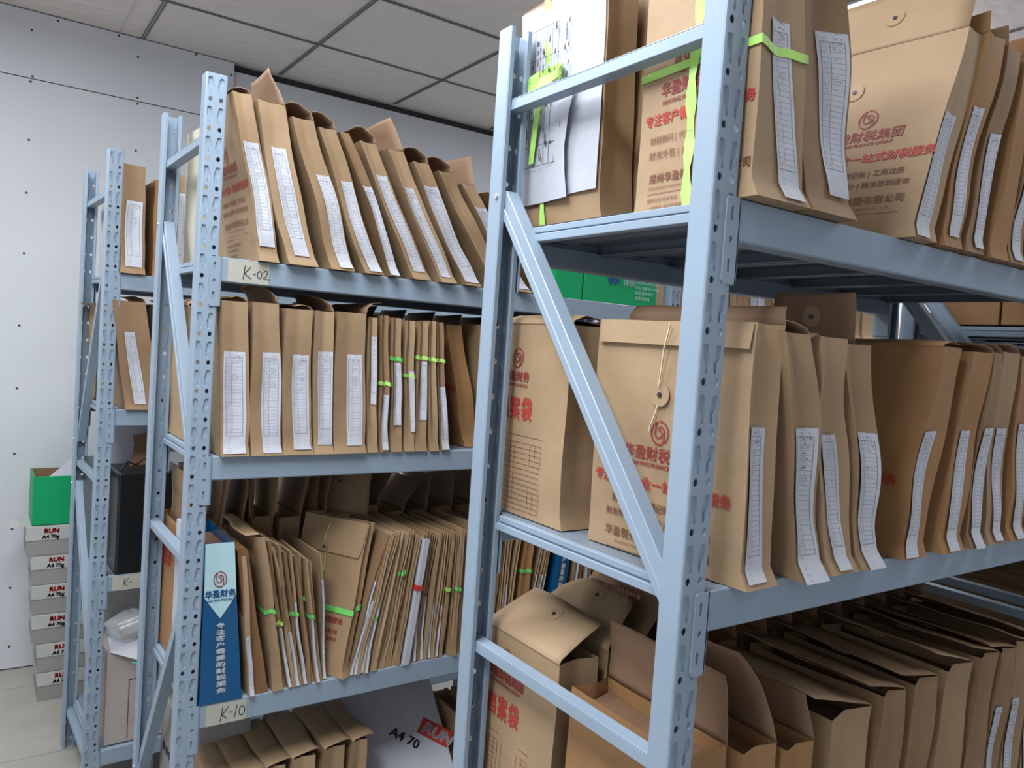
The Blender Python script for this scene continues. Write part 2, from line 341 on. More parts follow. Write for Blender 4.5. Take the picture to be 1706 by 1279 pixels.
def rack(r, levels, label, flip=False, tags=()):
    D, LN = DEP[r], LEN[r]
    root = empty('storage_rack', frame(r)); tag(root, label, 'shelving rack', 'blue grey steel storage racks')
    pk = 'N' if r[0] == 'N' else 'M'
    base = POSTG[pk].make('post', STEEL, root); first = True
    for x0 in (0, LN-W):
        for far in (0, 1):
            o = base if first else base.copy()
            if not first: C.objects.link(o); o.parent = root
            first = False
            o.location = ((x0+(W if far else 0))*P, (D if far else 0)*P, 0); o.rotation_euler = (0, 0, PI if far else 0)
    for x0 in (0, LN-W):
        for z in (32.3, 17.3, 2.35):
            g = G(); g.box(x0+.17, x0+.56, .08, D-.08, z, z+.035)
            g.box(x0+.17, x0+.20, .08, D-.08, z-.27, z); g.box(x0+.53, x0+.56, .08, D-.08, z-.27, z); g.box(x0+.2, x0+.53, .08, D-.08, z-.27, z-.24)
            bevel(g.make('cross_bar', STEEL, root), .02)
        for (yn, zn), (yf, zf) in (((.42, 20.6), (D-.42, 29.7)), ((.42, 16.1), (D-.42, 6.7))):
            if flip: (zn, zf) = ((30.0, 18.6) if zn > 18 else (6.6, 16.0))
            d = Vector((0, yf-yn, zf-zn)).normalized(); nrm = Vector((0, -d.z, d.y)); c0 = Vector((x0+.17, yn, zn)); c1 = Vector((x0+.17, yf, zf))
            g = G(); pr = [(0, -.25), (.39, -.25), (.39, .25), (.02, .25), (0, .23), (0, -.07), (-.025, -.09), (-.025, -.25)]
            g.add([q+Vector((a, 0, 0))+nrm*b for q in (c0, c1) for a, b in pr],
                  [tuple(range(7, -1, -1)), tuple(range(8, 16))]+[(i, (i+1) % 8, 8+(i+1) % 8, 8+i) for i in range(8)])
            g.make('brace', STEEL, root)
            for (yy, zz) in ((yf, zf),):
                b = G(); b.prism([(yy+.08*math.cos(k*PI/3), zz+.08*math.sin(k*PI/3)) for k in range(6)], x0-.05, x0+.01, lambda a, c_, e: (e, a, c_)); b.make('bolt', BOLT, root)
    # beams front and back, decks
    for li, z in enumerate(levels):
        for back in (0, 1):
            g = G()
            pr = [(0, 0), (0, -.80), (.04, -.84), (.50, -.84), (.54, -.80), (.54, -.26), (.30, -.26), (.30, 0), (.27, .02), (.03, .02)]
            g.prism(pr, W+.05, LN-W-.05, lambda a, b, c_: (c_, a-.02, b))
            bm_ = bevel(g.make('beam', STEEL, root), .015)
            bm_.location = (0, 0, z*P)
            if back: bm_.location = (LN*P, D*P, z*P); bm_.rotation_euler = (0, 0, PI)
            for sx in (0, 1):
                b = bracket_geo(sx).make('bracket', STEEL, bm_)
                if sx: b.location = ((LN-W)*P, 0, 0)
            if not back and (r, li) in tags:
                txt = tags[(r, li)]
                t = G(); rows = [[(x, -.035, z_) for x in (W+.3, W+1.0, W+1.75)] for z_ in (-.80, -.4, -.03)]; t.grid(rows)
                t.make('shelf_tape', TAPE, bm_)
                lines = STROKES[txt]; v, f = stroke2d(lines, .052)
                o = obj('handwritten_code', [(x*.52+W+.80, -.05, y*.52-.68) for x, y in v], f, INK, bm_); o['label'] = 'black handwritten '+txt
        # deck boards, each a folded tray with downturned edges
        x = .75; n = max(3, round((LN-1.5)/3.2)); wd = (LN-1.5)/n
        for k in range(n):
            g = G(); a, b = x+k*wd+.015, x+(k+1)*wd-.015; y0, y1 = .26, D-.26
            g.box(a, b, y0, y1, -.03, 0)
            g.box(a, a+.04, y0, y1, -.32, -.03); g.box(b-.04, b, y0, y1, -.32, -.03)
            g.box(a+.04, a+.25, y0, y1, -.34, -.31); g.box(b-.25, b-.04, y0, y1, -.34, -.31)
            g.box((a+b)/2-.2, (a+b)/2+.2, y0, y1, -.14, -.03)
            o = g.make('deck_board', DECK, root); o.location = (0, 0, z*P)
        # rolled edge of the end board as seen between the posts
        g = G(); g.box(.56, .76, .75, D-.75, -.16, .0); g.box(.50, .78, .65, D-.65, -.40, -.20); g.box(.60, .70, .65, D-.65, -.20, -.16)
        o = bevel(g.make('deck_edge', STEEL, root), .03); o.location = (0, 0, z*P)
    return root
STROKES = {
 'K-02': [[(.05, 0), (.12, .5), (.16, .95)], [(.55, .9), (.3, .6), (.12, .38)], [(.14, .4), (.35, .25), (.58, .1)], [(.72, .42), (.92, .44)],
          arc(1.16, .42, .15, 0, 360, 14, .24), [(1.42, .55), (1.5, .72), (1.66, .72), (1.7, .55), (1.6, .35), (1.42, .18), (1.6, .16), (1.85, .17)]],
 'K-10': [[(.02, -.05), (.10, .45), (.16, .95)], [(.55, .95), (.3, .6), (.10, .36)], [(.12, .4), (.3, .25), (.5, .08)], [(.6, .5), (.85, .5)],
          [(.98, .05), (1.08, .5), (1.14, .95)], arc(1.5, .45, .2, 0, 360, 16, .33)],
 'K-11': [[(.02, -.05), (.10, .45), (.16, .95)], [(.55, .95), (.3, .6), (.10, .36)], [(.12, .4), (.3, .25), (.5, .08)], [(.6, .5), (.85, .5)]]}
LV = {'N': [28.84, 20.91, 11.9, 3.0], 'M': [28.05, 21.05, 12.05, 3.0], 'L': [28.05, 21.02, 12.3, 2.95]}
TG = {('M', 0): 'K-02', ('M', 2): 'K-10', ('L', 2): 'K-11'}
rack('N', LV['N'], 'nearest steel rack, its perforated front post largest in view, printed bags behind its end frame', tags=TG)
rack('M', LV['M'], 'middle steel rack with masking tape marked K-02 and K-10 on its beams', tags=TG)
rack('L', LV['L'], 'farthest steel rack, beside the white screwed wall and the carton stack', flip=True, tags=TG)
rack('N2', [27.75, 20.9, 11.9, 3.0], 'steel rack beyond the right end of the nearest rack, orange cartons on it')
rack('M2', [27.6, 21.0, 12.0, 3.0], 'steel rack continuing the K-02 rack to the right, glimpsed behind the green boxes')

# ------------------------------------------------------------------ bags
rnd = random.Random(7)
def ss(x): x = min(max(x, 0), 1); return x*x*(3-2*x)
class Bag:
    def __init__(s, r, zs, xb, xt, t, h=5.4, w=4.0, y0=-.12, tt=None, bend=0, bulge=.10, crease=.12, foot=.14, mat=0, yaw=0, seed=None, n=(8, 10, 20), label='', cat='document bag', name='document_bag', group=None, open_top=True, wr=.05):
        s.__dict__.update(locals()); s.tt = t*.9 if tt is None else tt
        s.seed = rnd.random()*100 if seed is None else seed
        s.lean = xt-xb; s.cz = math.sqrt(max(.3, 1-(s.lean/h)**2))
        s.root = empty(name, frame(r, xb, y0, zs, yaw)); tag(s.root, label, cat, group)
        s.m = KRAFT[mat] if isinstance(mat, int) else mat
        s.body()
    def D(s, a, y, z, out=0):
        u = z/s.h; T = (s.t+(s.tt-s.t)*u)*(1+s.bulge*math.sin(PI*min(max(u, 0)*1.1, 1))*math.sin(PI*min(max(y/s.w, .15), .85)))
        fr = max(0, 1-y/s.w)**3; bk = max(0, y/s.w)**3
        yy = y+s.crease*(1-abs(a))*ss(u*2.2)*fr-s.crease*1.5*(1-abs(a))*ss(u*2.2)*bk
        yy -= s.foot*max(0, 1-z/.38)*fr
        x = a*T/2+s.lean*u+s.bend*math.sin(PI*min(max(u, 0), 1))
        x *= 1+.05*max(0, 1-z/.38)
        nz = noise.noise_vector(Vector((x*.55+s.seed, y*.5, z*.42)))*s.wr*2
        zz = z*s.cz
        if s.lean: zz += 0
        k = ss(u*4)
        x += nz.x*k+(out if abs(a) > 1.001 else 0); yy += nz.y*k
        return Vector((x, yy, zz+nz.z*.4*k))
    def body(s):
        nx, ny, nz = s.n; v = []; f = []
        ring = [(-1+2*i/nx, 0) for i in range(nx)]+[(1, s.w*i/ny) for i in range(ny)]+[(1-2*i/nx, s.w) for i in range(nx)]+[(-1, s.w*(1-i/ny)) for i in range(ny)]
        N = len(ring); zl = [0, .17, .38]+[.38+(s.h-.38)*k/(nz-2) for k in range(1, nz-1)]
        for z in zl: v += [s.D(a, y, z) for a, y in ring]
        for k in range(len(zl)-1): f += [(k*N+i, k*N+(i+1) % N, (k+1)*N+(i+1) % N, (k+1)*N+i) for i in range(N)]
        f.append(tuple(reversed(range(N))))
        nb = len(v); zc = s.h*(.93 if s.open_top else .998)
        v += [s.D(a*.96, min(max(y, .06), s.w-.06), zc) for a, y in ring]; f.append(tuple(range(nb, nb+N)))
        o = obj('pouch', v, f, [s.m, INNER_SHADE], s.root, True)
        o.data.polygons[-1].material_index = 1 if s.open_top else 0
        o.data.polygons[-1].use_smooth = False; o.data.polygons[-2].use_smooth = False
        md = o.data; bpy_sharp(md)
        s.pouch = o
    def flap(s, side=1, angs=((.3, 10), (.5, 20), (.5, 30)), taper=.12, y=(0, 1), button=False, lab=None, nx=8, round_=0):
        """sheet that carries on from the top edge of one panel; angs = (length, degrees from vertical, + to the right)"""
        rows = []; pos = [(0.0, 0.0)]; tot = sum(l for l, _ in angs); path = [(0, 0, 0)]
        for l, d in angs:
            for k in range(3):
                px, pz, pl = path[-1]; q = math.radians(d)
                path.append((px+math.sin(q)*l/3, pz+math.cos(q)*l/3, pl+l/3))
        for i, (px, pz, pl) in enumerate(path):
            u = pl/tot; row = []
            tp = taper*u+(round_*(1-math.sqrt(max(0, 1-u*u))) if round_ else 0)
            for k in range(nx+1):
                yk = (y[0]+tp+(y[1]-y[0]-2*tp)*k/nx)*s.w
                b = s.D(side, yk, s.h)
                nn = noise.noise(Vector((yk*.6+s.seed, pl*1.1, 3)))*.12*u
                row.append(b+Vector((px+side*.012+nn, 0, pz-.01+nn*.5)))
            rows.append(row)
        g = G(); g.grid(rows); o = g.make('flap', [s.m, INFACE_SHADE] if side > 0 else [INFACE_SHADE, s.m], s.root, True)
        md = o.modifiers.new('paper', 'SOLIDIFY'); md.thickness = .0009; md.offset = 0
        md.material_offset = 1 if side > 0 else 1
        if lab: o['label'] = lab
        if button:
            i = int(len(rows)*button); c_ = rows[i][nx//2]; n_ = (rows[i+1][nx//2]-rows[i-1][nx//2]).normalized().cross(Vector((0, 1, 0)))
            s.disc(c_, n_ if n_.z > 0 or side > 0 and n_.x < 0 else n_, both=True)
        return rows
    def disc(s, c_, n_, r=.26, both=False):
        n_ = n_.normalized()
        for sg in ((1, -1) if both else (1,)):
            nn = n_*sg; a = nn.orthogonal().normalized(); b = nn.cross(a); g = G()
            for rr, h0, h1, m, nm in ((r, .01, .035, s.m, 'button_disc'), (.06, .03, .06, INK, 'eyelet')):
                g = G(); K = 16
                v = [c_+nn*h+rr*(a*math.cos(2*PI*k/K)+b*math.sin(2*PI*k/K)) for h in (h0, h1) for k in range(K)]
                g.add(v, [tuple(range(K, 2*K))]+[(k, (k+1) % K, K+(k+1) % K, K+k) for k in range(K)]); g.make(nm, m, s.root)
            if not both: break
    def form(s, a0, a1, z0, z1, m=None, name='form_label', curl=0, off=.035, skew=0, lab=None):
        rows = []; uv = []; K = 24
        for i in range(K+1):
            q = i/K; z = z0+(z1-z0)*q
            for_ = []
            for k in range(8):
                a = a0+(a1-a0)*k/7+skew*(q-.5); p_ = s.D(a, 0, z)
                p_ = p_+Vector((0, -off-curl*max(0, .35-q)*1.2-.01*math.sin(7*q+s.seed), 0)); for_.append(p_); uv.append((k/7, q))
            rows.append(for_)
        g = G(); g.grid(rows); o = obj(name, g.v, g.f, m or FORM, s.root, True, uv)
        if lab: o['label'] = lab
        return o
    def ribbon(s, z, m=LIME, wd=.16, tilt=0, gap=.02):
        ring = [(-1+2*i/8, 0) for i in range(8)]+[(1, s.w*i/4) for i in range(4)]+[(1-2*i/8, s.w) for i in range(8)]+[(-1, s.w*(1-i/4)) for i in range(4)]
        rows = []
        for q in (-.5, .5):
            row = []
            for a, y in ring+[ring[0]]:
                p_ = s.D(a, y, z+q*wd+tilt*a+.02*math.sin(5*a+y)); c_ = s.D(0, s.w/2, z); d = (p_-c_); d.z = 0
                row.append(p_+Vector(((gap+.02)*(1 if a > .99 else -1 if a < -.99 else 0), (-gap-.03 if y < .01 else gap if y > s.w-.01 else 0), 0)))
            rows.append(row)
        g = G(); g.grid(rows); g.make('ribbon', m, s.root, True)
    def vribbon(s, y, m=LIME, wd=.14, z0=0, z1=None, drift=0):
        z1 = z1 or s.h; rows = []
        for i in range(25):
            z = z0+(z1-z0)*i/24; yy = y+drift*math.sin(i*.35)
            rows.append([s.D(-1, yy+q*(1+.3*math.sin(i*1.7)), z)+Vector((-.05-.03*math.sin(i*.8), 0, 0)) for q in (-wd/2, wd/2)])
        g = G(); g.grid(rows); g.make('ribbon', m, s.root, True)
    def printed(s, parts, y0, z0, m, name='printed_text', side=-1, off=.02, lab=None, face='L'):
        """2-D shapes laid on the left panel (u runs towards the aisle) or on the front"""
        v = []; f = []
        for vf in parts:
            n = len(v); f += [tuple(i+n for i in q) for q in vf[1]]
            for u, t in vf[0]:
                v.append(s.D(-1, y0-u, z0+t)+Vector((-off, 0, 0)) if face == 'L' else s.D(y0+u, 0, z0+t)+Vector((0, -off, 0)))
        o = obj(name, v, f, m, s.root)
        if lab: o['label'] = lab
        return o
def bpy_sharp(me):
    bm = bmesh.new(); bm.from_mesh(me)
    for e in bm.edges:
        if len(e.link_faces) == 2 and e.calc_face_angle(0) > math.radians(50): e.smooth = False
    bm.to_mesh(me); bm.free()
def T(s, size, bold=.01, **k):
    v, f = text2d(s, size, 0, **k)
    if bold < .003: return v, f
    V, F = [], []
    for dx, dy in ((-1, 0), (1, 0), (0, .8), (0, -.8)):
        n = len(V); V += [(x+dx*bold, y+dy*bold) for x, y in v]; F += [tuple(i+n for i in q) for q in f]
    return V, F
def group_print(b, yc, z, small=True):
    """logo, company name, slogan and small print, laid out around yc (centre) from height z (the logo) down"""
    b.printed([off2d(logo2d(.24), 0, 0)], yc, z, DRED, 'logo')
    b.printed([off2d(T('华盈财税集团', .35, .007, align='CENTER'), 0, -.64), off2d(T('HUAYING FINANCE GROUP', .13, .004, align='CENTER'), 0, -.82)], yc, z, DRED)
    b.printed([off2d(T('专注中小企业一站式财税服务', .31, .009, align='CENTER'), 0, -1.34)], yc, z, RED)
    b.printed([off2d(T('财税顾问 | 代理记账 | 工商注册', .20, .003, align='CENTER'), 0, -1.80), off2d(T('财务外包 | 财务审计 | 税务筹划咨询', .20, .003, align='CENTER'), 0, -2.14),
               off2d(T('华盈税务咨询集团有限公司', .25, .004, align='CENTER', sp=1.1), 0, -2.62), off2d(T('HUAYING TAX CONSULTATION GROUP CO., LTD', .10, .002, align='CENTER', sp=1.1), 0, -2.80),
               ([(-1.5, -2.93), (1.5, -2.93), (1.5, -2.915), (-1.5, -2.915)], [(0, 1, 2, 3)])]+
              [off2d(T(q, .12, .001), -1.5, -3.12-.2*i) for i, q in enumerate(['咨询热线 高老师', '总部地址 高新区企业加速器产业园', '分部地址 建材市场商务中心', '一部 金水区号花园路', '二部 东风路号商务大厦'])], yc, z, BROWNINK)

def rackline(name): return name
# ---- middle rack, K-02 shelf
z = LV['M'][0]
tb = 'leaning kraft document bags on the K-02 shelf'
spec = [ # xb xt t h mat flap label
 (2.40, 1.20, .72, 5.85, 0, 'fold', (-.75, .8, .55, 4.15), 'leaning kraft bag at the left end of the K-02 shelf, red print on its side'),
 (3.62, 2.20, 1.12, 5.75, 1, 'tallup', (-.45, .6, .35, 4.2), 'tall kraft bag with a pointed upright flap, second on the K-02 shelf'),
 (5.15, 3.35, .95, 5.55, 0, 'curl', (-.2, .9, .10, 3.6), 'leaning kraft bag right of the pointed-flap bag on the K-02 shelf'),
 (6.45, 4.30, .78, 5.55, 0, 'curl', (-.4, .9, .10, 3.6), 'kraft bag with dark curled mouth, fourth from left on the K-02 shelf'),
 (7.35, 5.03, .42, 5.6, 2, 'none', (-.9, .9, .05, 3.6), 'slim kraft bag squeezed mid-row on the K-02 shelf, narrow label'),
 (8.55, 5.93, .80, 5.6, 0, 'curl', (-.55, .75, .35, 4.3), 'steeply leaning kraft bag with a rounded dark flap on the K-02 shelf'),
 (9.80, 7.05, .75, 5.6, 1, 'bigup', (-.7, .5, .25, 4.1), 'kraft bag in front of the big raised flap on the K-02 shelf'),
 (11.0, 8.20, .75, 5.4, 0, 'curl', (-.9, .9, .15, 4.4), 'kraft bag with a broad grey label, last fully seen on the K-02 shelf'),
 (12.4, 9.30, .75, 5.4, 0, 'curl', None, 'kraft bag partly behind the nearest rack\'s far post, K-02 shelf'),
 (13.7, 10.4, .70, 5.3, 1, 'up', (-.9, .9, .15, 4.2), 'kraft bag mostly hidden behind the nearest rack\'s post, tall flap, K-02 shelf'),
 (15.0, 11.7, .55, 5.2, 2, 'none', (-.95, .95, .1, 3.8), 'kraft bag leaning next to the green boxes on the K-02 shelf')]
FL = {'fold': (1, ((.2, -40), (.25, -80), (.2, -110)), .05), 'curl': (1, ((.3, -20), (.5, -60), (.3, -85)), .05), 'up': (1, ((.4, -10), (.5, -5), (.4, 0)), .1),
      'tallup': (1, ((.5, -14), (.5, -16), (.5, -18)), .22), 'bigup': (1, ((.5, -14), (.5, -14), (.4, -14)), .12)}
for i, (xb, xt, t, h, m, fl, lb, lab) in enumerate(spec):
    b = Bag('M', z, xb, xt, t*.95, h, 4.1, -.25 if i else -.1, mat=m, label=lab, group=tb, wr=.07, bend=-.08 if i % 2 else .06)
    if fl in FL: b.flap(FL[fl][0], FL[fl][1], FL[fl][2])
    if lb: b.form(lb[0], lb[1], lb[2], lb[3], curl=.02)
    if i == 0: group_print(b, 2.2, 4.0)
# ---- upright bags on the shelf below K-02
z = LV['M'][1]; tb = 'upright kraft document bags on the shelf below K-02'
spec = [
 (1.55, 1.25, .96, 5.5, 0, 'fold', (-.85, .75, .1, 3.75), 'upright kraft bag at the left end of the shelf below K-02, label full width'),
 (2.68, 2.38, 1.10, 5.55, 0, 'roundup', (-.25, .95, .1, 3.75), 'upright kraft bag with rounded dark flap, second below K-02'),
 (3.86, 3.58, 1.12, 5.4, 0, 'fold', (-.3, .85, .2, 3.75), 'upright kraft bag with a torn turned-over mouth, below the K-02 beam'),
 (4.85, 4.62, .74, 5.4, 1, 'roundup', (-.6, .95, .35, 3.9), 'slim upright kraft bag with a greenish label, below K-02'),
 (5.92, 5.70, 1.28, 5.45, 0, 'curlr', (-.15, .8, .3, 3.85), 'wide upright kraft bag with crumpled taped label, below K-02')]
FL['roundup'] = (1, ((.3, -20), (.35, -45), (.35, -70)), .1); FL['curlr'] = (1, ((.25, 10), (.3, 50), (.3, 85)), .02)
for xb, xt, t, h, m, fl, lb, lab in spec:
    b = Bag('M', z, xb, xt, t, h, 4.0, -.12, mat=m, label=lab, group=tb, crease=.13, foot=.14, wr=.05)
    b.flap(*FL[fl][:2], FL[fl][2], round_=.25 if fl == 'roundup' else 0)
    b.form(*lb[:2], *lb[2:])
spec = [
 (6.92, 6.65, .42, 5.35, 1, (-.1, .9, 1.9, 4.6), None, 'slim kraft folder right of the widest upright bag, white label strip, below K-02'),
 (7.42, 7.15, .36, 5.45, 2, (-.6, .9, .1, 2.3), (2.75, LIME), 'pinched kraft folder with a yellow ribbon glimpsed, below K-02'),
 (7.97, 7.66, .46, 5.4, 0, (-.7, .8, 1.1, 3.6), (3.75, GREENTAPE), 'kraft folder tied with a bright green ribbon, below K-02'),
 (8.56, 8.30, .44, 5.35, 1, (.1, .95, .8, 3.3), (3.1, LIME), 'kraft folder with flap fold, between green and yellow ribbons, below K-02'),
 (9.10, 8.86, .50, 5.35, 0, (-.3, .9, 1.3, 3.7), (3.85, LIME), 'kraft folder tied with yellow-green ribbon, left of two, below K-02'),
 (9.72, 9.30, .40, 5.4, 1, None, (3.8, LIME), 'kraft folder tied with yellow-green ribbon, middle of the tied trio, below K-02'),
 (10.25, 9.66, .36, 5.4, 2, (-.9, .95, .05, 2.7), (3.78, LIME), 'kraft folder with crumpled label sticking out, right end of tied trio, below K-02')]
for xb, xt, t, h, m, lb, rb, lab in spec:
    b = Bag('M', z, xb, xt, t, h, 4.0, -.08, tt=t*.7, mat=m, label=lab, group='slim kraft folders on the shelf below K-02', crease=.16, foot=.08, wr=.05, n=(4, 5, 10), open_top=False, cat='folder', name='kraft_folder')
    if lb: b.form(*lb, curl=.05)
    if rb: b.ribbon(rb[0], rb[1])
b = Bag('M', z, 12.2, 10.9, .8, 5.5, 4.1, .9, mat=3, label='shaded kraft bag with red print leaning at the dark right side, below K-02', group=tb, cat='document bag')
group_print(b, 2.0, 3.9)
for i, (xb, xt, h) in enumerate([(13.4, 12.4, 5.5), (14.6, 13.6, 5.4), (15.9, 15.0, 5.5), (17.2, 16.5, 5.3), (18.5, 18.0, 5.5), (19.8, 19.5, 5.4), (21.2, 21.0, 5.4)]):
    Bag('M', z, xb, xt, 1.0, h, 4.0, .1, mat=i % 3, group=tb, n=(3, 4, 7), label='kraft bag below K-02 behind the nearest rack, %s from its right end' % ['seventh', 'sixth', 'fifth', 'fourth', 'third', 'second', 'first'][i])

# ---- K-10 shelf
z = LV['M'][2]
b = Bag('M', z, 1.52, 1.22, 1.46, 5.9, 3.4, -.05, tt=1.0, mat=NAVY, crease=.05, foot=0, bulge=0, wr=.02, label='dark blue and pale blue paper carrier bag on the K-10 shelf', cat='paper bag', name='paper_bag', n=(6, 4, 12))
g = G(); rows = []
for i in range(13):
    q = i/12; zz = 3.15+2.73*q
    rows.append([b.D(-.995+1.99*k/8, 0, max(zz, 3.95-.8*(1-abs(-1+k/4.0)) if i == 0 else zz))+Vector((0, -.02, 0)) if i else b.D(-.995+1.99*k/8, 0, 3.95-.85*(1-abs(-1+k/4.0)))+Vector((0, -.02, 0)) for k in range(9)])
for i in range(1, 13):
    for k in range(9):
        zlo = 3.95-.85*(1-abs(-1+k/4.0)); rows[i][k] = b.D(-.995+1.99*k/8, 0, zlo+(5.88-zlo)*i/12)+Vector((0, -.02, 0))
g.grid(rows); g.make('pale_panel', PALEBLUE, b.root, True)
b.printed([([(x/.62, y) for x, y in logo2d(.25)[0]], logo2d(.25)[1])], .0, 4.55, DRED, 'logo', off=.035, face='F')
b.printed([([(x/.62, y) for x, y in off2d(T('华盈财务', .30, .012, align='CENTER'), 0, 0)[0]], T('华盈财务', .30, .012, align='CENTER')[1]),
           ([(x/.62, y-.17) for x, y in T('HUAYING FINANCE', .12, .004, align='CENTER')[0]], T('HUAYING FINANCE', .12, .004, align='CENTER')[1])], .0, 3.92, NAVY, off=.035, face='F')
for i, ch in enumerate('专注客户需要的财税服务'):
    vf = T(ch, .21, .008, align='CENTER'); b.printed([([(x*1.5/.62, y) for x, y in vf[0]], vf[1])], .02, 2.75-.238*i, PAPER, 'slogan_character', off=.03, face='F')
def thin(r, zs, xb, xt, t, h, lab, m=None, white=None, rb=None, y0=-.05, w_=4.0, grp='thin kraft folders on the K-10 shelf', flap=None, tt=None):
    m = rnd.choice([0, 0, 1, 2]) if m is None else m
    h += rnd.uniform(-.14, .14); y0 += rnd.uniform(-.05, .22)
    b = Bag(r, zs, xb, xt, t, h, w_, y0, tt=tt or t*.75, mat=m, label=lab, group=grp, crease=rnd.uniform(.0, .2), foot=.05, wr=.05, bulge=.1, n=(3, 4, 8), open_top=False, cat='folder', name='kraft_folder', bend=rnd.uniform(-.06, .06))
    if white: b.form(-.8, .8, .05, white, name='paper_slip', curl=.12, off=.03, skew=rnd.uniform(-.25, .25), lab='white slip')
    if rb: b.ribbon(rb[0], rb[1], .17)
    if flap: b.flap(*flap)
    return b
ORD = ['first', 'second', 'third', 'fourth', 'fifth', 'sixth', 'seventh', 'eighth', 'ninth', 'tenth', 'eleventh', 'twelfth', 'thirteenth', 'fourteenth', 'fifteenth', 'sixteenth', 'seventeenth', 'eighteenth', 'nineteenth', 'twentieth', 'twenty-first', 'twenty-second', 'twenty-third', 'twenty-fourth', 'twenty-fifth', 'twenty-sixth']
b = thin('M', z, 2.62, 2.15, .20, 5.3, 'thin kraft folder beside the blue carrier bag, white plastic strip at its foot', 1, 2.3)
b = thin('M', z, 3.02, 2.05, .50, 5.65, 'glossy dark brown folder near the blue carrier bag, K-10 shelf', 4)
thin('M', z, 3.62, 2.68, .40, 5.95, 'tall tan folder with a green tab, behind the glossy brown folder, K-10 shelf', 0, rb=(3.1, GREENTAPE), flap=(1, ((.2, -60), (.5, -95)), .05))
xs = [3.92, 4.10, 4.26, 4.40, 4.55, 4.70, 4.86, 5.02, 5.18, 5.33]
for i, x in enumerate(xs):
    rb = {1: (2.6, LIME), 4: (2.9, GREENTAPE), 5: (2.85, GREENTAPE), 7: (3.4, GREENTAPE), 8: (2.7, GREENTAPE)}.get(i)
    wt = {1: 2.4, 3: 2.2, 5: 3.3, 8: 2.6}.get(i)
    thin('M', z, x, x-1.15+.05*i, .15, 5.8-.09*i, '%s left-leaning thin folder right of the tall tan folder, K-10 shelf' % ORD[i].capitalize(), None, wt, rb, w_=4.0 if i < 5 else 2.2)
thin('M', z, 5.52, 5.05, .14, 5.0, 'thin folder with white paper slip, last of the left-leaning group, K-10 shelf', 1, 4.0)
# the tilted folder showing its face
b = Bag('M', z, 6.25, 7.6, .40, 6.1, 3.3, -.05, yaw=.5, mat=0, bulge=.05, wr=.03, label='wide kraft envelope tilted right with its face showing, green ribbon across, K-10 shelf', cat='folder', name='kraft_envelope', open_top=False, group='thin kraft folders on the K-10 shelf')
b.ribbon(2.6, GREENTAPE, .22, .1)
b.printed([off2d(T('一站式财税服务', .26, .006, align='CENTER'), 0, 0), off2d(T('代理记账 | 工商注册', .17, .003, align='CENTER'), 0, -.4), off2d(T('财务审计 | 税务筹划', .17, .003, align='CENTER'), 0, -.68)], 1.3, 2.0, DRED)
g = G(); g.tube([b.D(-1, 1.9+.15*math.sin(k*.9), 5.9-.35*k)+Vector((-.06, 0, 0)) for k in range(10)], .022, 5); g.make('string', LIME, b.root, True)
g = G(); rows = [[b.D(-1, y, zz)+Vector((-.03-.05*(5.9-zz)/1.4, 0, 0)) for y in (.05+max(0, (5-zz))*.35, 1.2, 2.4, 3.3)] for zz in (6.08, 5.6, 5.1, 4.7)]; g.grid(rows); g.make('flap', KRAFT[0], b.root, True)
b.disc(b.D(-1, 1.95, 4.9)+Vector((-.1, 0, 0)), Vector((-1, 0, 0)), .17); b.disc(b.D(-1, 2.0, 3.8)+Vector((-.02, 0, 0)), Vector((-1, 0, 0)), .17)
xs = [6.55, 6.70, 6.85, 7.0, 7.16, 7.34, 7.55, 7.78, 7.98, 8.16, 8.32, 8.50, 8.68]
for i, x in enumerate(xs):
    rb = {3: (2.2, GREENTAPE), 8: (3.9, GREENTAPE), 9: (3.95, GREENTAPE)}.get(i); wt = {0: 3.8, 1: 3.0, 3: 3.4, 4: 2.6}.get(i)
    thin('M', z, x, x+1.35-.055*i, .15 if i not in (6, 7) else .24, 5.75-.02*i, '%s right-leaning thin folder after the tilted envelope, K-10 shelf' % ORD[i].capitalize(), 1 if i in (6, 7) else None, wt, rb)
bw = Bag('M', z, 9.02, 9.65, .26, 5.3, 3.8, -.12, mat=PAPER, crease=0, foot=0, bulge=0, wr=.02, n=(3, 4, 8), label='white folder with a red band, K-10 shelf, near the nearest rack\'s far post', cat='folder', name='white_folder', open_top=False)
bw.ribbon(3.25, REDTAPE, .22)
xs = [9.28, 9.45, 9.62, 9.80, 9.98, 10.16, 10.34, 10.52, 10.75]
for i, x in enumerate(xs):
    thin('M', z, x, x+.45-.02*i, .14, 5.5-.03*(i % 3), '%s folder right of the white red-banded folder, K-10 shelf' % ORD[i].capitalize(), None, {1: 3.0, 3: 2.7, 5: 2.4, 7: 2.2}.get(i), {8: (2.9, LIME)}.get(i))
x = 11.0
for i in range(16):
    t_ = rnd.choice([.14, .18, .2, .16]); x += t_+.03
    thin('M', z, x, x+.10+.02*i, t_, 5.4+rnd.uniform(-.15, .1), '%s thin K-10 shelf folder seen through the nearest rack\'s end frame' % ORD[i].capitalize(), None, {4: 2.9, 8: 2.9, 9: 2.6, 13: 2.8}.get(i), {1: (2.9, GREENTAPE), 5: (3.0, GREENTAPE)}.get(i))
thin('M', z, 14.75, 15.35, .55, 5.5, 'thick orange-brown folder tied with green ribbon, K-10 shelf behind nearest rack', 3, None, (3.3, GREENTAPE))
for i, x in enumerate((15.35, 15.55, 15.75)):
    thin('M', z, x, x+.9, .15, 5.4, '%s slim folder leaning right of the thick orange-brown one, K-10 shelf' % ORD[i].capitalize(), None, 3.0)
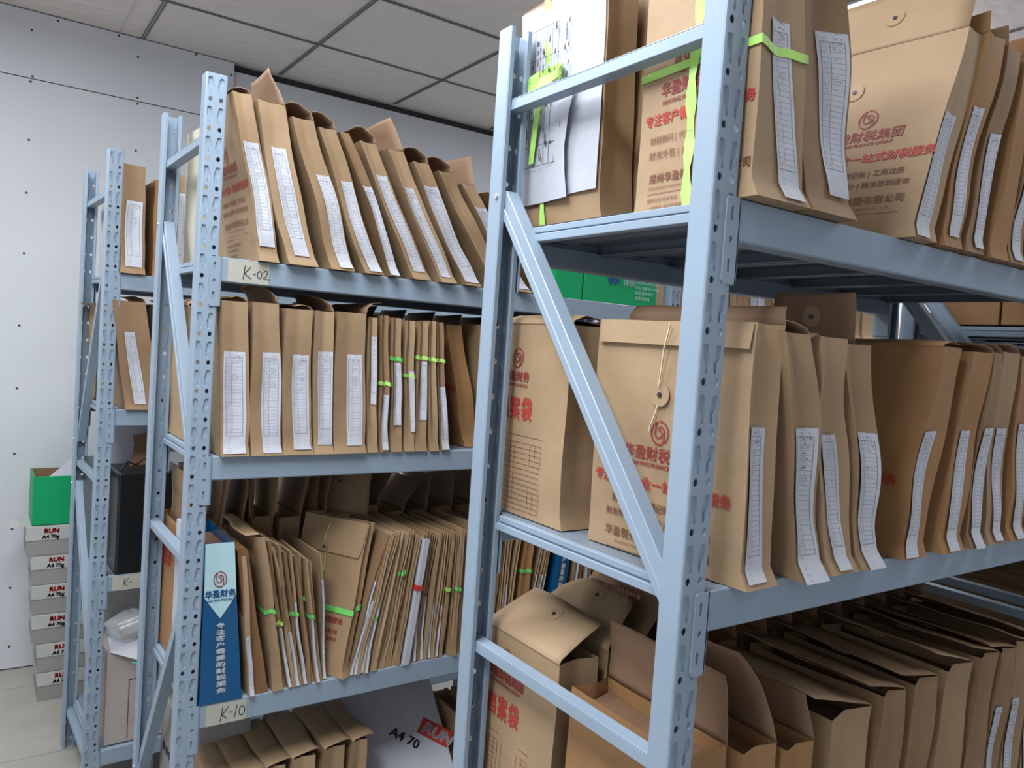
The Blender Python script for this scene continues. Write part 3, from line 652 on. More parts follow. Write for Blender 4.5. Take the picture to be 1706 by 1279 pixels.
b = Bag('M', z, 16.9, 17.5, .75, 5.6, 3.4, 0, tt=.6, mat=NAVY, foot=0, crease=0, bulge=0, wr=.02, n=(4, 4, 8), label='dark blue carrier bag glimpsed through the nearest rack\'s end frame, K-10 shelf', cat='paper bag', name='paper_bag')
for i, ch in enumerate('专注客户需要的财税服务'):
    vf = T(ch, .27, .014, align='CENTER'); b.printed([([(x_/.36, y) for x_, y in vf[0]], vf[1])], -.1, 4.4-.3*i, PAPER, 'slogan_character', off=.03, face='F')
for i, x in enumerate((17.8, 18.2, 18.55, 18.85, 19.2, 19.5, 19.9, 20.3, 20.8, 21.3, 21.8, 22.3)):
    thin('M', z, x, x+.35, .28, 5.35, '%s folder right of the glimpsed blue carrier bag, K-10 shelf' % ORD[i].capitalize(), [2, 4, 1, 0][i % 4], 4.2 if i in (0, 2, 4) else None)
# back row on the K-10 shelf, their raised flaps dark under the beam
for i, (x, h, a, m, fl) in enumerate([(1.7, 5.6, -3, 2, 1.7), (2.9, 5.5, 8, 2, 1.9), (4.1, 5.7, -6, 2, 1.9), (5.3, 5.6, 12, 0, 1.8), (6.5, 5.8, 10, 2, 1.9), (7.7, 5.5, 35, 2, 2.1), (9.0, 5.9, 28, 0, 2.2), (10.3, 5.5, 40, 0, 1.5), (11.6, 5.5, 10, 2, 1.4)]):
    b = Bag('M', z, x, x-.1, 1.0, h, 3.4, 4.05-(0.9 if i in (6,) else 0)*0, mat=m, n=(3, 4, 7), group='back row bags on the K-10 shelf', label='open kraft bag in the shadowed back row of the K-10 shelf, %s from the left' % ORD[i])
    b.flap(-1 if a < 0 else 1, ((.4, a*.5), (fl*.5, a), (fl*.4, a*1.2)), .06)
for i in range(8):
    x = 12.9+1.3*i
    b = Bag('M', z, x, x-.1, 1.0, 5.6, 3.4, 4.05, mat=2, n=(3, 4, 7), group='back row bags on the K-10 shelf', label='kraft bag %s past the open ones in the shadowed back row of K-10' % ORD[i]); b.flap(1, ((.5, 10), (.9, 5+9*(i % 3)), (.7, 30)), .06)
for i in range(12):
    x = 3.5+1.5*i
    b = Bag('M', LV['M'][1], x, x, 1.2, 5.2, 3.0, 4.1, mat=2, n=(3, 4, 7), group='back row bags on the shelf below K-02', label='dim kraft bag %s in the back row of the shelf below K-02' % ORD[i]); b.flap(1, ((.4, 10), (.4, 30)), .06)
for i, (x, lean) in enumerate(((1.25, .1), (2.3, .25), (3.5, .2), (4.7, -.1))):
    bb_ = Bag('M', z, x, x+lean, .22, 7.6, 3.0, 4.3, mat=[2, 0, 2, 0][i], n=(3, 4, 8), open_top=False, wr=.12, cat='folder', name='kraft_folder', group='back row bags on the K-10 shelf', label='tall slack kraft folder %s in the dark rear of K-10, above the front folders' % ORD[i])
b = Bag('M', z, 8.1, 9.1, .9, 5.7, 3.0, 2.9, yaw=.8, mat=0, wr=.03, group='back row bags on the K-10 shelf', label='open kraft bag turned outward behind the tilted envelope, broad raised flap, K-10 shelf', n=(4, 6, 8))
b.flap(-1, ((.6, 14), (.8, 16), (.6, 18)), .04, button=.6)
# ---- lowest level under K-10
z = LV['M'][3]; tb = 'folded-top kraft bags on the lowest shelf under K-10'
for i, (xb, t, h) in enumerate([(1.75, .85, 5.6), (2.75, .95, 5.7), (3.8, .95, 5.8), (4.95, 1.15, 5.9), (6.2, 1.1, 6.0), (7.25, .85, 6.0)]):
    b = Bag('M', z, xb, xb+.05, t, h, 3.9, .35, tt=t*.75, mat=[1, 0, 0, 1, 0, 0][i], group=tb, label='kraft bag with folded top on the lowest shelf under K-10, %s from the left' % ORD[i], foot=.1)
    b.flap(-1, ((.12, 40), (t*.8, 84), (.25, 110)), .03)
# ream parcel lying tilted
t = empty('paper_ream_parcel', frame('M', 9.9, .55, z+2.75, -.10) @ Matrix.Rotation(math.radians(41), 4, 'X') @ Matrix.Rotation(math.radians(-4), 4, 'Y'))
tag(t, 'white wrapped paper parcel marked A4 70, red logo, under the K-10 shelf', 'paper parcel')
g = G(); g.box(-2.5, 2.4, 0, 5.6, -1.0, 0); bevel(g.make('wrapping', PAPER, t, False), .1, 3)
ca, sa = math.cos(math.radians(-40)), math.sin(math.radians(-40))
def turn(x, y, h=.02): return (.45+x*ca-y*sa, 2.45+x*sa+y*ca, h)
g = G(); g.add([turn(x, y, .012) for x, y in ((.35, .55), (1.9, .55), (1.9, 1.35), (.35, 1.35))], [(0, 1, 2, 3)]); g.make('red_band', RED, t)
v, f = T('RUN', .72, .03, shear=.2); obj('brand_lettering', [turn(x+.5, y+.7) for x, y in v], f, PAPER, t)
v, f = T('A4 70', .60, .02); obj('size_lettering', [turn(x-.75, y-.15) for x, y in v], f, INK, t)
g = G(); g.box(8.0, 12.3, .9, 2.2, 0, 2.2); g.box(8.0, 12.3, 2.2, 6.4, 0, 3.3); tag(g.make('carton', CARDB), 'brown carton under the white paper parcel, lowest shelf under K-10', 'box').matrix_world = frame('M', 0, 0, z)
for i, x in enumerate((13.0, 14.2, 15.4, 16.6)):
    Bag('M', z, x+.3, x+.3, 1.05, 5.4, 4, .2, mat=i % 3, n=(3, 4, 7), group=tb, label='kraft bag on the lowest shelf right of the paper parcel, %s from it' % ORD[i])
# ---- seen through the left end frame of the middle rack
b = Bag('M', LV['M'][0], 1.5, 1.2, .8, 5.6, 2.2, 5.0, mat=CREAM, label='pale cream envelope standing at the back left of the K-02 shelf', cat='envelope', name='cream_envelope', n=(3, 4, 7), open_top=False, tt=.2)
b = Bag('M', LV['M'][1], 1.3, 1.2, 1.1, 5.3, 3.0, 4.1, mat=1, label='open pale kraft bag at the back left of the shelf below K-02', n=(4, 5, 8)); b.flap(-1, ((.15, 20), (.4, 60)), .02)
b = Bag('M', LV['M'][2], 1.05, 1.05, .55, 5.5, 3.6, 4.15, mat=3, wr=.03, label='tall tan printed bag at the back left of the K-10 shelf, red characters', n=(4, 6, 8))
b.printed([off2d(T('案袋', .8, .03), 0, 0)], 2.9, 3.5, RED)
g = G(); g.box(.62, .80, 3.0, 4.0, 0, 5.9); tag(g.make('plastic_sleeve', PAPER), 'white plastic sleeve standing at the left end of the K-10 shelf', 'sleeve').matrix_world = frame('M', 0, 0, LV['M'][2])
t = empty('printed_carton', frame('M', 2.2, 4.6, LV['M'][3])); tag(t, 'small printed carton with a green base band, back left under K-10', 'box')
g = G(); g.box(-1.2, 1.6, -1.2, 2.2, 1.1, 6.8); bevel(g.make('box_body', GREYBOX, t), .04)
g = G(); g.box(-1.25, 1.65, -1.25, 2.25, .55, 1.1); g.make('green_band', TEAL, t); g = G(); g.box(-1.2, 1.6, -1.2, 2.2, 0, .55); g.make('box_base', CARDB, t)
g = G()
for i in range(5):
    for k in range(3): g.box(-1.23, -1.2, -.9+i*.55, -.6+i*.55, 2+k*1.3, 2.3+k*1.3)
g.make('printed_marks', INK, t)
# ---- green boxes on the K-02 shelf
z = LV['M'][0]
for i, (a, b_) in enumerate(((15.75, 17.35), (17.45, 22.3))):
    t = empty('green_box', frame('M', a, .15, z)); tag(t, ['narrow green box on the K-02 shelf, left of the longer one', 'long green box with blue wave mark and white print on the K-02 shelf'][i], 'box', 'green boxes on the K-02 shelf')
    g = G(); g.box(0, b_-a, 0, 4.5, 0, 1.75); bevel(g.make('box_body', GREENBOX, t), .03)
    g = G(); g.box(-.03, b_-a+.03, -.03, 4.53, 1.5, 1.9); bevel(g.make('box_lid', GREENBOX, t), .03)
    if i:
        v, f = stroke2d([[(0, .3), (.15, 0), (.3, .3), (.45, 0), (.6, .3), (.75, .1)], [(0, .05), (.15, -.25), (.3, .05), (.45, -.25), (.6, .05), (.75, -.15)]], .13)
        obj('wave_mark', [(x+1.5, -.05, y+1.15) for x, y in v], f, BLUEOBJ, t)
        v, f = T('博创', .42, .01); obj('brand_lettering', [(x+2.45, -.05, y+.95) for x, y in v], f, PALEBLUE, t)
        vs_, fs_ = [], []
        for k, s_ in enumerate(['办公用品有限公司', '地址 商务中心大厦', '电话 服务热线', '规格 档案盒']):
            v, f = T(s_, .2, .002); n = len(vs_); vs_ += [(x+3.3, -.05, y+1.1-.26*k) for x, y in v]; fs_ += [tuple(q+n for q in ff) for ff in f]
        obj('small_print', vs_, fs_, PALEBLUE, t)
# ---- rack continuing to the right of the middle rack
z = 27.6
for i in range(15):
    x = 1.6+.62*i
    wt = i in (6, 7, 10, 12)
    b = Bag('M2', z, x, x-.9, .5, 5.3, 4, -.1, mat=[1, 4, 2, 1, 0, 3][i % 6] if not wt else PAPER, n=(3, 4, 7), open_top=False, cat='folder', name='folder', group='folders on the top shelf of the rack right of the green boxes', label='%s folder from the left on the top shelf right of the green boxes' % ORD[i].capitalize())
for i in range(6):
    x = 12+1.6*i; Bag('M2', z, x, x-.3, 1.2, 5.3, 4, -.1, mat=i % 3, n=(3, 4, 7), group='bags on the top shelf of the rack right of the green boxes', label='pale pale bag beyond the green boxes, %s after the thin folders' % ORD[i])

# ------------------------------------------------------------------ nearest rack
z = LV['N'][0]; tb = 'kraft bags on the top shelf of the nearest rack'
b = Bag('N', z, 1.75, 1.45, 1.1, 6.2, 3.6, 4.7, mat=0, label='bundled kraft bag behind white form sheets tied with lime ribbon, top shelf', group=tb, crease=.1)
rows = [[b.D(-1, y, zz)+Vector((-.06-.03*math.sin(y*2+zz), 0, 0)) for y in (.05, .7, 1.4, 2.1, 2.6, 3.1, 3.55)] for zz in (.85, 1.6, 2.4, 3.2, 4.0, 4.8, 5.5, 6.1)]
g = G(); g.grid(rows); g.make('form_sheet', PAPER, b.root, True)
rows = [[b.D(-1, y+.35*math.sin(zz*.9), zz)+Vector((-.10-.16*max(0, 2.2-y)*(1 if y < 2.1 else 0)*.5, 0, 0)) for y in (.9, 1.3, 1.7, 2.1, 2.5, 3.55)] for zz in (.75, 1.4, 2.1, 2.9, 3.6)]
g = G(); g.grid(rows); g.make('form_sheet', PAPER, b.root, True)
lines = [[(u, -1.75), (u, 1.9)] for u in (0, .25, .5, .72, .95, 1.2, 1.45, 1.7)]+[[(-.05, q), (1.75, q)] for q in (-1.75, -1.2, .45, 1.1, 1.9)]
rnd2 = random.Random(3); dots = []
for k in range(90):
    u = rnd2.choice((.12, .37, .6, .83, 1.07, 1.32, 1.57, 2.0, 2.15))+rnd2.uniform(-.03, .03); q = rnd2.uniform(-1.7, 1.8); dots.append([(u, q), (u+.02, q+.07+rnd2.random()*.08)])
b.printed([stroke2d(lines, .014), stroke2d(dots, .045)], 3.45, 3.5, INK, 'printed_form', off=.172)
b.vribbon(2.3, LIME, .22, 0, 6.2, .12)
g = G()
for c_, sg in ((0, 1), (.1, -1)):
    rows = [[b.D(-1, 2.1-sg*.75*math.sin(a)*1.0, 3.75+.35*(1-math.cos(a))*.6+q+sg*.05)+Vector((-.3-.18*math.cos(a), 0, 0)) for q in (-.12, .12)] for a in [PI*k/10*1.6 for k in range(11)]]
    g.grid(rows)
g.grid([[b.D(-1, 2.3+.1*k, 3.6-.35*k)+Vector((-.28+.02*k, dy, 0)) for dy in (-.12, .12)] for k in range(6)])
g.make('ribbon_bow', LIME, b.root, True)
for i, (xb, t) in enumerate(((2.6, .45), (3.12, .48), (3.68, .52), (4.3, .62))):
    bb = Bag('N', z, xb, xb-.1, t, 6.0, 4.0, 4.15, mat=[2, 0, 3, 2][i], n=(4, 6, 8), group=tb, label='kraft bag %s behind the ribbon-tied bundle, top shelf, nearest rack' % ORD[i])
bb = Bag('N', z, 1.63, 1.25, 1.65, 6.3, 3.25, -.25, tt=1.0, mat=1, label='kraft bag with red slogan, crossed lime ribbons, side label, top shelf', group=tb, crease=.2, bulge=.06, foot=.2, wr=.04)
def old_print(b, yc, z0):
    b.printed([off2d(logo2d(.24), 0, 0)], yc, z0, DRED, 'logo')
    b.printed([off2d(T('华盈财务', .32, .008, align='CENTER'), 0, -.66), off2d(T('HUAYING FINANCE', .13, .004, align='CENTER'), 0, -.86)], yc, z0, DRED)
b2 = bb; old_print(b2, 1.95, 3.15); b2.form(-.2, .6, .1, 3.6, curl=.06, skew=-.4)
b2.printed([off2d(T('专注客户需要的财税服务', .275, .009), 0, 0)], 3.08, 1.9, RED)
b2.printed([off2d(T('财税顾问 | 代理记账 | 工商注册', .19, .002), .1, 0), off2d(T('财务外包 | 企业财务内训', .21, .002), .1, -.34), off2d(T('郑州华盈财务咨询有限公司', .22, .006, sp=1.15), .15, -.86), off2d(T('ZHENGZHOU HUAYING FINANCIAL CONSULTING', .09, .001), .15, -1.02),
            ([(.12, -1.12), (2.5, -1.12), (2.5, -1.105), (.12, -1.105)], [(0, 1, 2, 3)]), off2d(T('服务热线 财务专线', .11, .001), .15, -1.3), off2d(T('一部地址 郑州市高新区创业中心', .11, .001), .2, -1.47), off2d(T('二部地址 郑州市金水区花园路', .11, .001), .2, -1.64)], 3.0, 1.48, BROWNINK)
b2.vribbon(1.62, LIME, .24, 0, 6.3, .03); b2.ribbon(3.0, LIME, .18, .0)
g = G(); g.grid([[b2.D(-1, y, zz)+Vector((-.05, 0, 0)) for y in (.1, 1, 2, 3.15)] for zz in (6.28, 5.6, 4.9-.0)]); g.make('flap', KRAFT[1], b2.root, True)
# front spines
spec = [
 (3.4, 2.3, 1.5, 6.6, (.0, .9, .45, 3.9), None, 2, 'broad bag beside the lime-banded one, long form label, top shelf'),
]
for xb, xt, t, h, lb, rb, m, lab in spec:
    b = Bag('N', z, xb, xt, t, h, 4.0, -.3 if xb < 3 else -.25, mat=m, label='kraft '+lab, group=tb, crease=.25, foot=.2, wr=.09)
    b.form(*lb, curl=.06)
    if rb: b.ribbon(rb[0], rb[1], .2)
b = Bag('N', z, 7.2, 9.3, 1.1, 6.0, 4.3, -.25, yaw=.07, mat=1, wr=.04, label='wide printed orange-tan bag leaning right with its face open to view, top shelf, nearest rack', group=tb, crease=.05, n=(6, 9, 14))
b.form(-.97, .25, .05, 3.5, curl=.03)
b.flap(-1, ((.5, 20.5), (.6, 20.5), (.7, 20.5)), .02, y=(0, .95), button=.5)
group_print(b, 1.95, 3.65); b.disc(b.D(-1, 2.6, 4.6)+Vector((-.02, 0, 0)), Vector((-1, 0, .3)), .26)
for i, (xb, xt, t, lb) in enumerate([(8.65, 10.1, .85, (-.5, .6, .3, 3.9)), (9.8, 11.1, .8, (-.2, .9, .15, 3.4)), (11.2, 12.2, .95, None), (12.3, 13.0, .9, (-.6, .5, .1, 3.6)), (13.6, 14.1, 1.1, None), (14.9, 15.2, 1.1, None), (16.2, 16.4, 1.1, None), (17.5, 17.6, 1.1, None), (18.7, 18.8, 1.0, None)]):
    b = Bag('N', z, xb, xt, t, 5.9-.1*i*(i < 4), 4.1, -.2, mat=[3, 2, 3, 2][i % 4], label='kraft bag %s to the right of the wide open-faced bag, top shelf, nearest rack' % ORD[i], group=tb, crease=.1, wr=.08, n=(6, 7, 12))
    if lb: b.form(*lb, curl=.05)
    if i < 4: b.flap(-1, ((.3, 10), (.3, 15)), .02)
t = empty('marker_cap', frame('N', 11.2, 1.5, z+5.95)); tag(t, 'small blue plastic item lying on the bags at the top right edge', 'stationery')
g = G(); g.tube([(0, 0, 0), (.9, .2, 0)], .16, 10); g.make('blue_barrel', BLUEOBJ, t, True); g = G(); g.tube([(.05, .05, -.14), (1.1, .3, -.14)], .06, 6); g.make('white_clip', PAPER, t, True)
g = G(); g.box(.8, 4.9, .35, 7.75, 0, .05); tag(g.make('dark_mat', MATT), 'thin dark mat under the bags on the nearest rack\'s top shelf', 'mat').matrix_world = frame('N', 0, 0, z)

# middle shelf of the nearest rack
z = LV['N'][1]; tb = 'kraft bags on the middle shelf of the nearest rack'
def table_print(b, yc, z0, group=False):
    b.printed([off2d(logo2d(.24), 0, 0)], yc, z0, DRED, 'logo')
    nm, en = (('华盈财税集团', 'HUAYING FINANCE GROUP') if group else ('华盈财务', 'HUAYING FINANCE'))
    b.printed([off2d(T(nm, .30, .01, align='CENTER'), 0, -.62), off2d(T(en, .12, .004, align='CENTER'), 0, -.80)], yc, z0, DRED)
    b.printed([off2d(([(x, y*1.4) for x, y in T('档案袋', .49, .016, align='CENTER', sp=1.28)[0]], T('档案袋', .49, .016, align='CENTER', sp=1.28)[1]), -.0, -1.66)], yc, z0, RED, 'title_text')
    L = [[(-1.35, -2.15), (1.35, -2.15)], [(-1.38, -2.35), (1.35, -2.35), (1.35, -4.22), (-1.38, -4.22), (-1.38, -2.35)]]+[[(-1.38, -2.35-.145*k), (1.35, -2.35-.145*k)] for k in range(1, 13)]
    L += [[(u, -2.35), (u, -4.1)] for u in (-.55, -.3, -.1, .1, .85, 1.08)]
    b.printed([stroke2d(L, .015)], yc, z0, BROWNINK, 'printed_table')
b = Bag('N', z, 1.65, 1.6, 1.25, 5.35, 3.1, 5.25, mat=1, tt=1.15, wr=.03, label='kraft bag with large red characters above a printed table, middle shelf', group=tb, crease=.12)
table_print(b, 2.3, 4.38); b.flap(-1, ((.15, 30), (.4, 70), (.5, 95)), .02); b.flap(1, ((.1, -60), (.5, -85)), .02)
b = Bag('N', z, 3.05, 3.0, 1.35, 5.4, 3.5, 4.6, mat=2, label='brown bag behind the large red character bag, back row, middle shelf, nearest rack', group=tb); b.flap(1, ((.2, -60), (.3, -80)), .1)
b = Bag('N', z, 2.0, 1.84, 1.05, 5.5, 4.5, -.2, mat=1, tt=.95, bend=-.02, wr=.045, yaw=.06, label='kraft bag with string button and red company print, middle shelf, nearest rack', group=tb, crease=.22, foot=.2)
group_print(b, 2.35, 2.95)
rows = [[b.D(-1, y, zz)+Vector((-.03-.12*(5.5-zz), 0, 0)) for y in (.05, .8, 1.6, 2.4, 3.2, 4.4)] for zz in (5.49, 5.3, 5.1, 4.95)]
g = G(); g.grid(rows); g.make('flap', KRAFT[1], b.root, True)
b.disc(b.D(-1, 2.4, 3.82)+Vector((-.02, 0, 0)), Vector((-1, 0, 0)), .27)
g = G(); g.tube([b.D(-1, 2.4+dy, zz)+Vector((-.09 if zz < 4.9 else -.16, 0, 0)) for dy, zz in ((-.25, 5.45), (-.2, 5.2), (-.12, 4.9), (-.02, 4.4), (.02, 4.0))], .02, 5)
g.tube([b.D(-1, 2.4+dy, zz)+Vector((-.07, 0, 0)) for dy, zz in ((.02, 3.6), (.1, 3.35), (.2, 3.1), (.22, 2.95))], .02, 5); g.make('string', STRING, b.root, True)
b.form(-.75, .40, .12, 3.35, curl=.03, skew=.12); b.flap(1, ((.2, 0), (.25, 30)), .02)
rows = [[b.D(a, .12+.12*zz, 5.49+.02)+Vector((-.0, -.05*zz, -.0)) for a in (-1.15, -.3, .5, 1.0)] for zz in (0, 1, 2, 3)]
spec = [
 (3.78, 2.62, .98, 5.5, 0, (-.85, .8, -.05, 3.4), 'pointed', 'bag leaning left, second at the front, middle shelf, nearest rack'),
 (4.95, 3.85, 1.0, 5.45, 1, (-.5, .45, .1, 3.25), 'over', 'bag with front edge turned over, third at the front, middle shelf, nearest rack'),
 (6.1, 5.02, .90, 5.4, 0, (-.5, .9, .0, 3.3), 'tri', 'bag before the dark gap, fourth at the front, middle shelf, nearest rack')]
for xb, xt, t, h, m, lb, fl, lab in spec:
    b = Bag('N', z, xb, xt, t, h, 4.0, -.25, tt=t*.95, mat=m, label='kraft '+lab, group=tb, crease=.2, foot=.2, wr=.08, bend=.12)
    b.form(*lb, curl=.08)
    if fl == 'over': b.flap(-1, ((.1, -60), (.4, -120), (.2, -160)), .02)
    elif fl == 'tri': b.flap(1, ((.5, 4), (.45, 2), (.3, 0)), .03, y=(.10, .74), button=.4)
    else: b.flap(1, ((.15, -30), (.35, -70), (.3, -85)), .05)
b = Bag('N', z, 8.15, 9.35, 1.05, 5.55, 4.2, -.2, mat=3, tt=1.1, label='orange-brown printed bag leaning right beyond the dark gap, middle shelf, nearest rack', group=tb, crease=.05, wr=.07, n=(6, 9, 14))
group_print(b, 2.4, 3.2); b.form(-.85, .2, .05, 3.3, curl=.05); b.flap(-1, ((.1, 40), (.6, 80), (.4, 100)), .02)
for i, (xb, xt, t, lb, m) in enumerate([(10.0, 11.0, 1.15, (-.45, .45, .05, 3.3), 3), (11.35, 11.9, .7, (-.6, .8, .0, 3.3), 2), (12.5, 12.7, .9, (-.3, .7, .1, 3.3), 0), (13.9, 13.9, 1.1, (-.4, .5, .05, 3.4), 3), (15.2, 15.1, 1.1, None, 2), (16.5, 16.4, 1.1, None, 0), (17.8, 17.7, 1.1, None, 2)]):
    b = Bag('N', z, xb, xt, t, 5.45, 4.0, -.2, mat=m, label='kraft bag %s past the right-leaning printed bag, middle shelf, nearest rack' % ORD[i], group=tb, crease=.08, foot=.2, wr=.08)
    if lb: b.form(*lb, curl=.08)
    b.flap(1, ((.15, -30), (.35, -70)), .03)
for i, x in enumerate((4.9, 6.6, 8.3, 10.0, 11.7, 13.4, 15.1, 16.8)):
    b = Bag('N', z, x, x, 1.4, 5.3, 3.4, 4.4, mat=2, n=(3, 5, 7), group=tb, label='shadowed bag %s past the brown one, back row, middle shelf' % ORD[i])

# bottom visible shelf of the nearest rack
z = LV['N'][2]; tb = 'kraft bags on the low shelf of the nearest rack'
b = Bag('N', z, 1.62, 1.62, 1.45, 5.6, 3.4, 4.75, mat=1, wr=.03, label='kraft bag with large red characters, back row, low shelf, nearest rack', group=tb)
table_print(b, 2.3, 4.9, True); b.flap(-1, ((.15, 30), (.8, 62), (.9, 66)), .04, button=.75)
b = Bag('N', z, 3.05, 3.1, 1.1, 5.7, 3.4, 4.7, mat=0, label='kraft bag with rounded buttoned flap behind the red character bag, low shelf, nearest rack', group=tb); b.flap(-1, ((.2, 20), (.9, 50), (.9, 66)), .06, button=.75, round_=.2)
b = Bag('N', z, 4.4, 4.4, 1.2, 5.7, 3.6, 4.6, mat=2, label='kraft bag with big slanted flap, third in the back row, low shelf, nearest rack', group=tb); b.flap(-1, ((.3, 20), (1.2, 48), (.9, 60)), .08, button=.8)
b = Bag('N', z, 5.8, 5.8, 1.2, 5.7, 3.6, 4.5, mat=2, label='kraft bag with raised flap, fourth in the back row, low shelf, nearest rack', group=tb); b.flap(-1, ((.5, 10), (1.0, 30)), .05)
b = Bag('N', z, 1.62, 1.62, 1.35, 5.25, 3.9, .35, mat=3, wr=.03, label='orange-tan bag with a large flap standing up, low shelf, nearest rack', group=tb); b.flap(1, ((.5, 0), (.6, -6), (.5, -10)), .02, button=.35)
b = Bag('N', z, 3.1, 3.1, 1.3, 5.1, 3.9, .1, mat=3, wr=.03, label='bright orange bag with open rounded flap, second at front, low shelf, nearest rack', group=tb); b.flap(1, ((.5, -8), (.8, -16), (.7, -24)), .10, round_=.1)
b = Bag('N', z, 4.4, 4.4, 1.1, 4.9, 3.9, .0, mat=3, wr=.03, label='orange bag with a squarer flap, third at front, low shelf, nearest rack', group=tb); b.flap(1, ((.4, -6), (.7, -10)), .06)
g = G()
for i, (xb, xt, t, h, m) in enumerate([(6.0, 6.55, 2.0, 5.2, 0), (7.9, 8.35, 1.3, 5.35, 2), (9.5, 10.1, 1.4, 5.4, 2), (11.2, 12.0, 1.5, 5.45, 0), (12.9, 13.6, 1.2, 5.5, 2), (14.3, 14.8, 1.1, 5.4, 2), (15.6, 16.0, 1.1, 5.4, 0), (17.0, 17.2, 1.1, 5.4, 2)]):
    b = Bag('N', z, xb, xt, t, h, 4.1, .0, mat=m, wr=.07, bend=.08, label='kraft bag with slanting flap, %s after the orange ones, low shelf' % ORD[i], group=tb, crease=.2)
    b.flap(1, ((.1, -45), (t*1.15, -76-3*(i % 3)), (.6, -66)), .04, button=.6 if i < 6 else False)
    if i in (5, 6, 7): b.form(-.4, .4, .1, 3.6)
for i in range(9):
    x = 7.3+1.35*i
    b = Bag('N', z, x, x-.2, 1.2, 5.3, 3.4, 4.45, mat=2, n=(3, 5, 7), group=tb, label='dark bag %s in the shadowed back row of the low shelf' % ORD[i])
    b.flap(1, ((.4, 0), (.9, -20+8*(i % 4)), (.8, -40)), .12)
# rack beyond the nearest rack: orange cartons
z = 27.75
for i, (y0, y1, x0) in enumerate(((4.5, 7.3, .9), (1.2, 4.4, .85))):
    t = empty('orange_carton', frame('N2', x0, y0, z)); tag(t, ['orange-brown carton on the far rack, left of the two', 'orange-brown carton on the far rack, right of the two'][i], 'box', 'orange-brown cartons on the far rack')
    g = G(); g.box(0, 3.5, 0, y1-y0, .05, 3.2); bevel(g.make('box_body', KRAFT[3], t), .04)
    g = G(); g.box(-.03, 0, (y1-y0)*.1, (y1-y0)*.62, 1.1, 2.6); g.make('box_tab', KRAFT[3], t)
for i in range(5):
    for j in (0, 1):
        Bag('N2', [20.9, 11.9][j], 1.7+1.3*i, 1.6+1.3*i, 1.15, 5.4, 7.2, .2, mat=2, n=(3, 5, 7), group='bags on the lower levels of the far rack', label='dim kraft bag on the far rack past the nearest one, %s along the %s level' % (ORD[i], ['second', 'third'][j]))

# ------------------------------------------------------------------ rack by the wall
z = LV['L'][0]; tb = 'kraft bags on the top shelf of the rack by the wall'
for i, (xb, t, h, lb, y) in enumerate([(1.32, 1.12, 5.5, (-.65, .75, .35, 3.7), -.1), (2.75, .9, 5.0, (-.5, .9, .9, 3.6), .1), (3.6, .75, 5.6, (-.6, .9, .6, 4.6), .6), (4.45, .65, 5.4, (-.8, .8, .4, 3.9), .1), (5.5, .9, 5.3, None, .1)]):
    b = Bag('L', z, xb, xb-.1, t, h, 4, y, mat=[2, 3, 0, 0, 1][i], group=tb, label='kraft bag %s from the left on the top shelf of the rack by the wall' % ORD[i], n=(4, 5, 8))
    if lb: b.form(*lb)
g = G(); g.box(.9, 5.0, 4.6, 7.0, 0, 4.9); tag(g.make('white_carton', WHITEBOX), 'plain white carton behind the bags, top of the rack by the wall', 'box').matrix_world = frame('L', 0, 0, z)
z = LV['L'][1]; tb = 'kraft bags on the second shelf of the rack by the wall'
for i, (xb, xt, t, h, lb) in enumerate([(2.15, 1.2, 1.7, 5.7, (-.5, .15, .3, 4.1)), (3.7, 3.0, 1.1, 5.6, (-.8, .6, .1, 3.6)), (4.9, 4.4, 1.1, 5.5, None), (6.2, 5.9, 1.1, 5.4, None)]):
    b = Bag('L', z, xb, xt, t, h, 4, -.1, mat=[2, 2, 0, 0][i], group=tb, label='kraft bag %s from the left on the second shelf of the rack by the wall' % ORD[i], n=(4, 5, 8), crease=.2)
    b.flap(1, ((.2, -30), (.4, -70)), .05)
    if lb: b.form(*lb)
b = Bag('L', z, .95+.35, 1.0, 1.0, 5.3, 3.2, 4.2, mat=1, group=tb, label='kraft bag at the back left of the second shelf, rack by the wall', n=(4, 5, 8)); b.flap(-1, ((.2, -40), (.4, -90)), .03)
z = LV['L'][2]
t = empty('black_parcel', frame('L', 1.1, -.05, z)); tag(t, 'large black wrapped parcel on the K- marked shelf of the rack by the wall', 'parcel')
g = G(); g.box(0, 3.4, 0, 3.2, 0, 5.4); o = bevel(g.make('wrapping', BLACK, t), .12, 3)
g = G(); g.tube([(.1, .4, 5.42), (.5, .5, 5.9), (.9, .6, 5.7), (1.4, .7, 6.0), (1.8, .9, 5.45)], .06, 6); g.make('handle', BLACK, t, True)
t = empty('cardboard_sheet', frame('L', 2.0, 2.2, z)); tag(t, 'curled brown cardboard piece sticking up behind the black parcel', 'cardboard')
g = G(); g.grid([[(x+.4*math.sin(q*2), 1.2*q, 5.3+q*1.6+.2*x*q) for x in (0, .6, 1.2, 1.8)] for q in (0, .35, .7, 1.0)]); g.make('sheet', CARDB, t, True)
g = G(); g.box(.5, 1.0, 3.6, 6.6, 0, 5.3); tag(g.make('dark_binder', DARKB), 'dark teal binder standing left of the black parcel', 'binder').matrix_world = frame('L', 0, 0, z)
g = G(); g.box(1.2, 4.2, 3.7, 7.0, 0, 7.6); tag(g.make('white_carton', PAPER), 'white sheet board behind the black parcel, rack by the wall', 'board').matrix_world = frame('L', 0, 0, z)
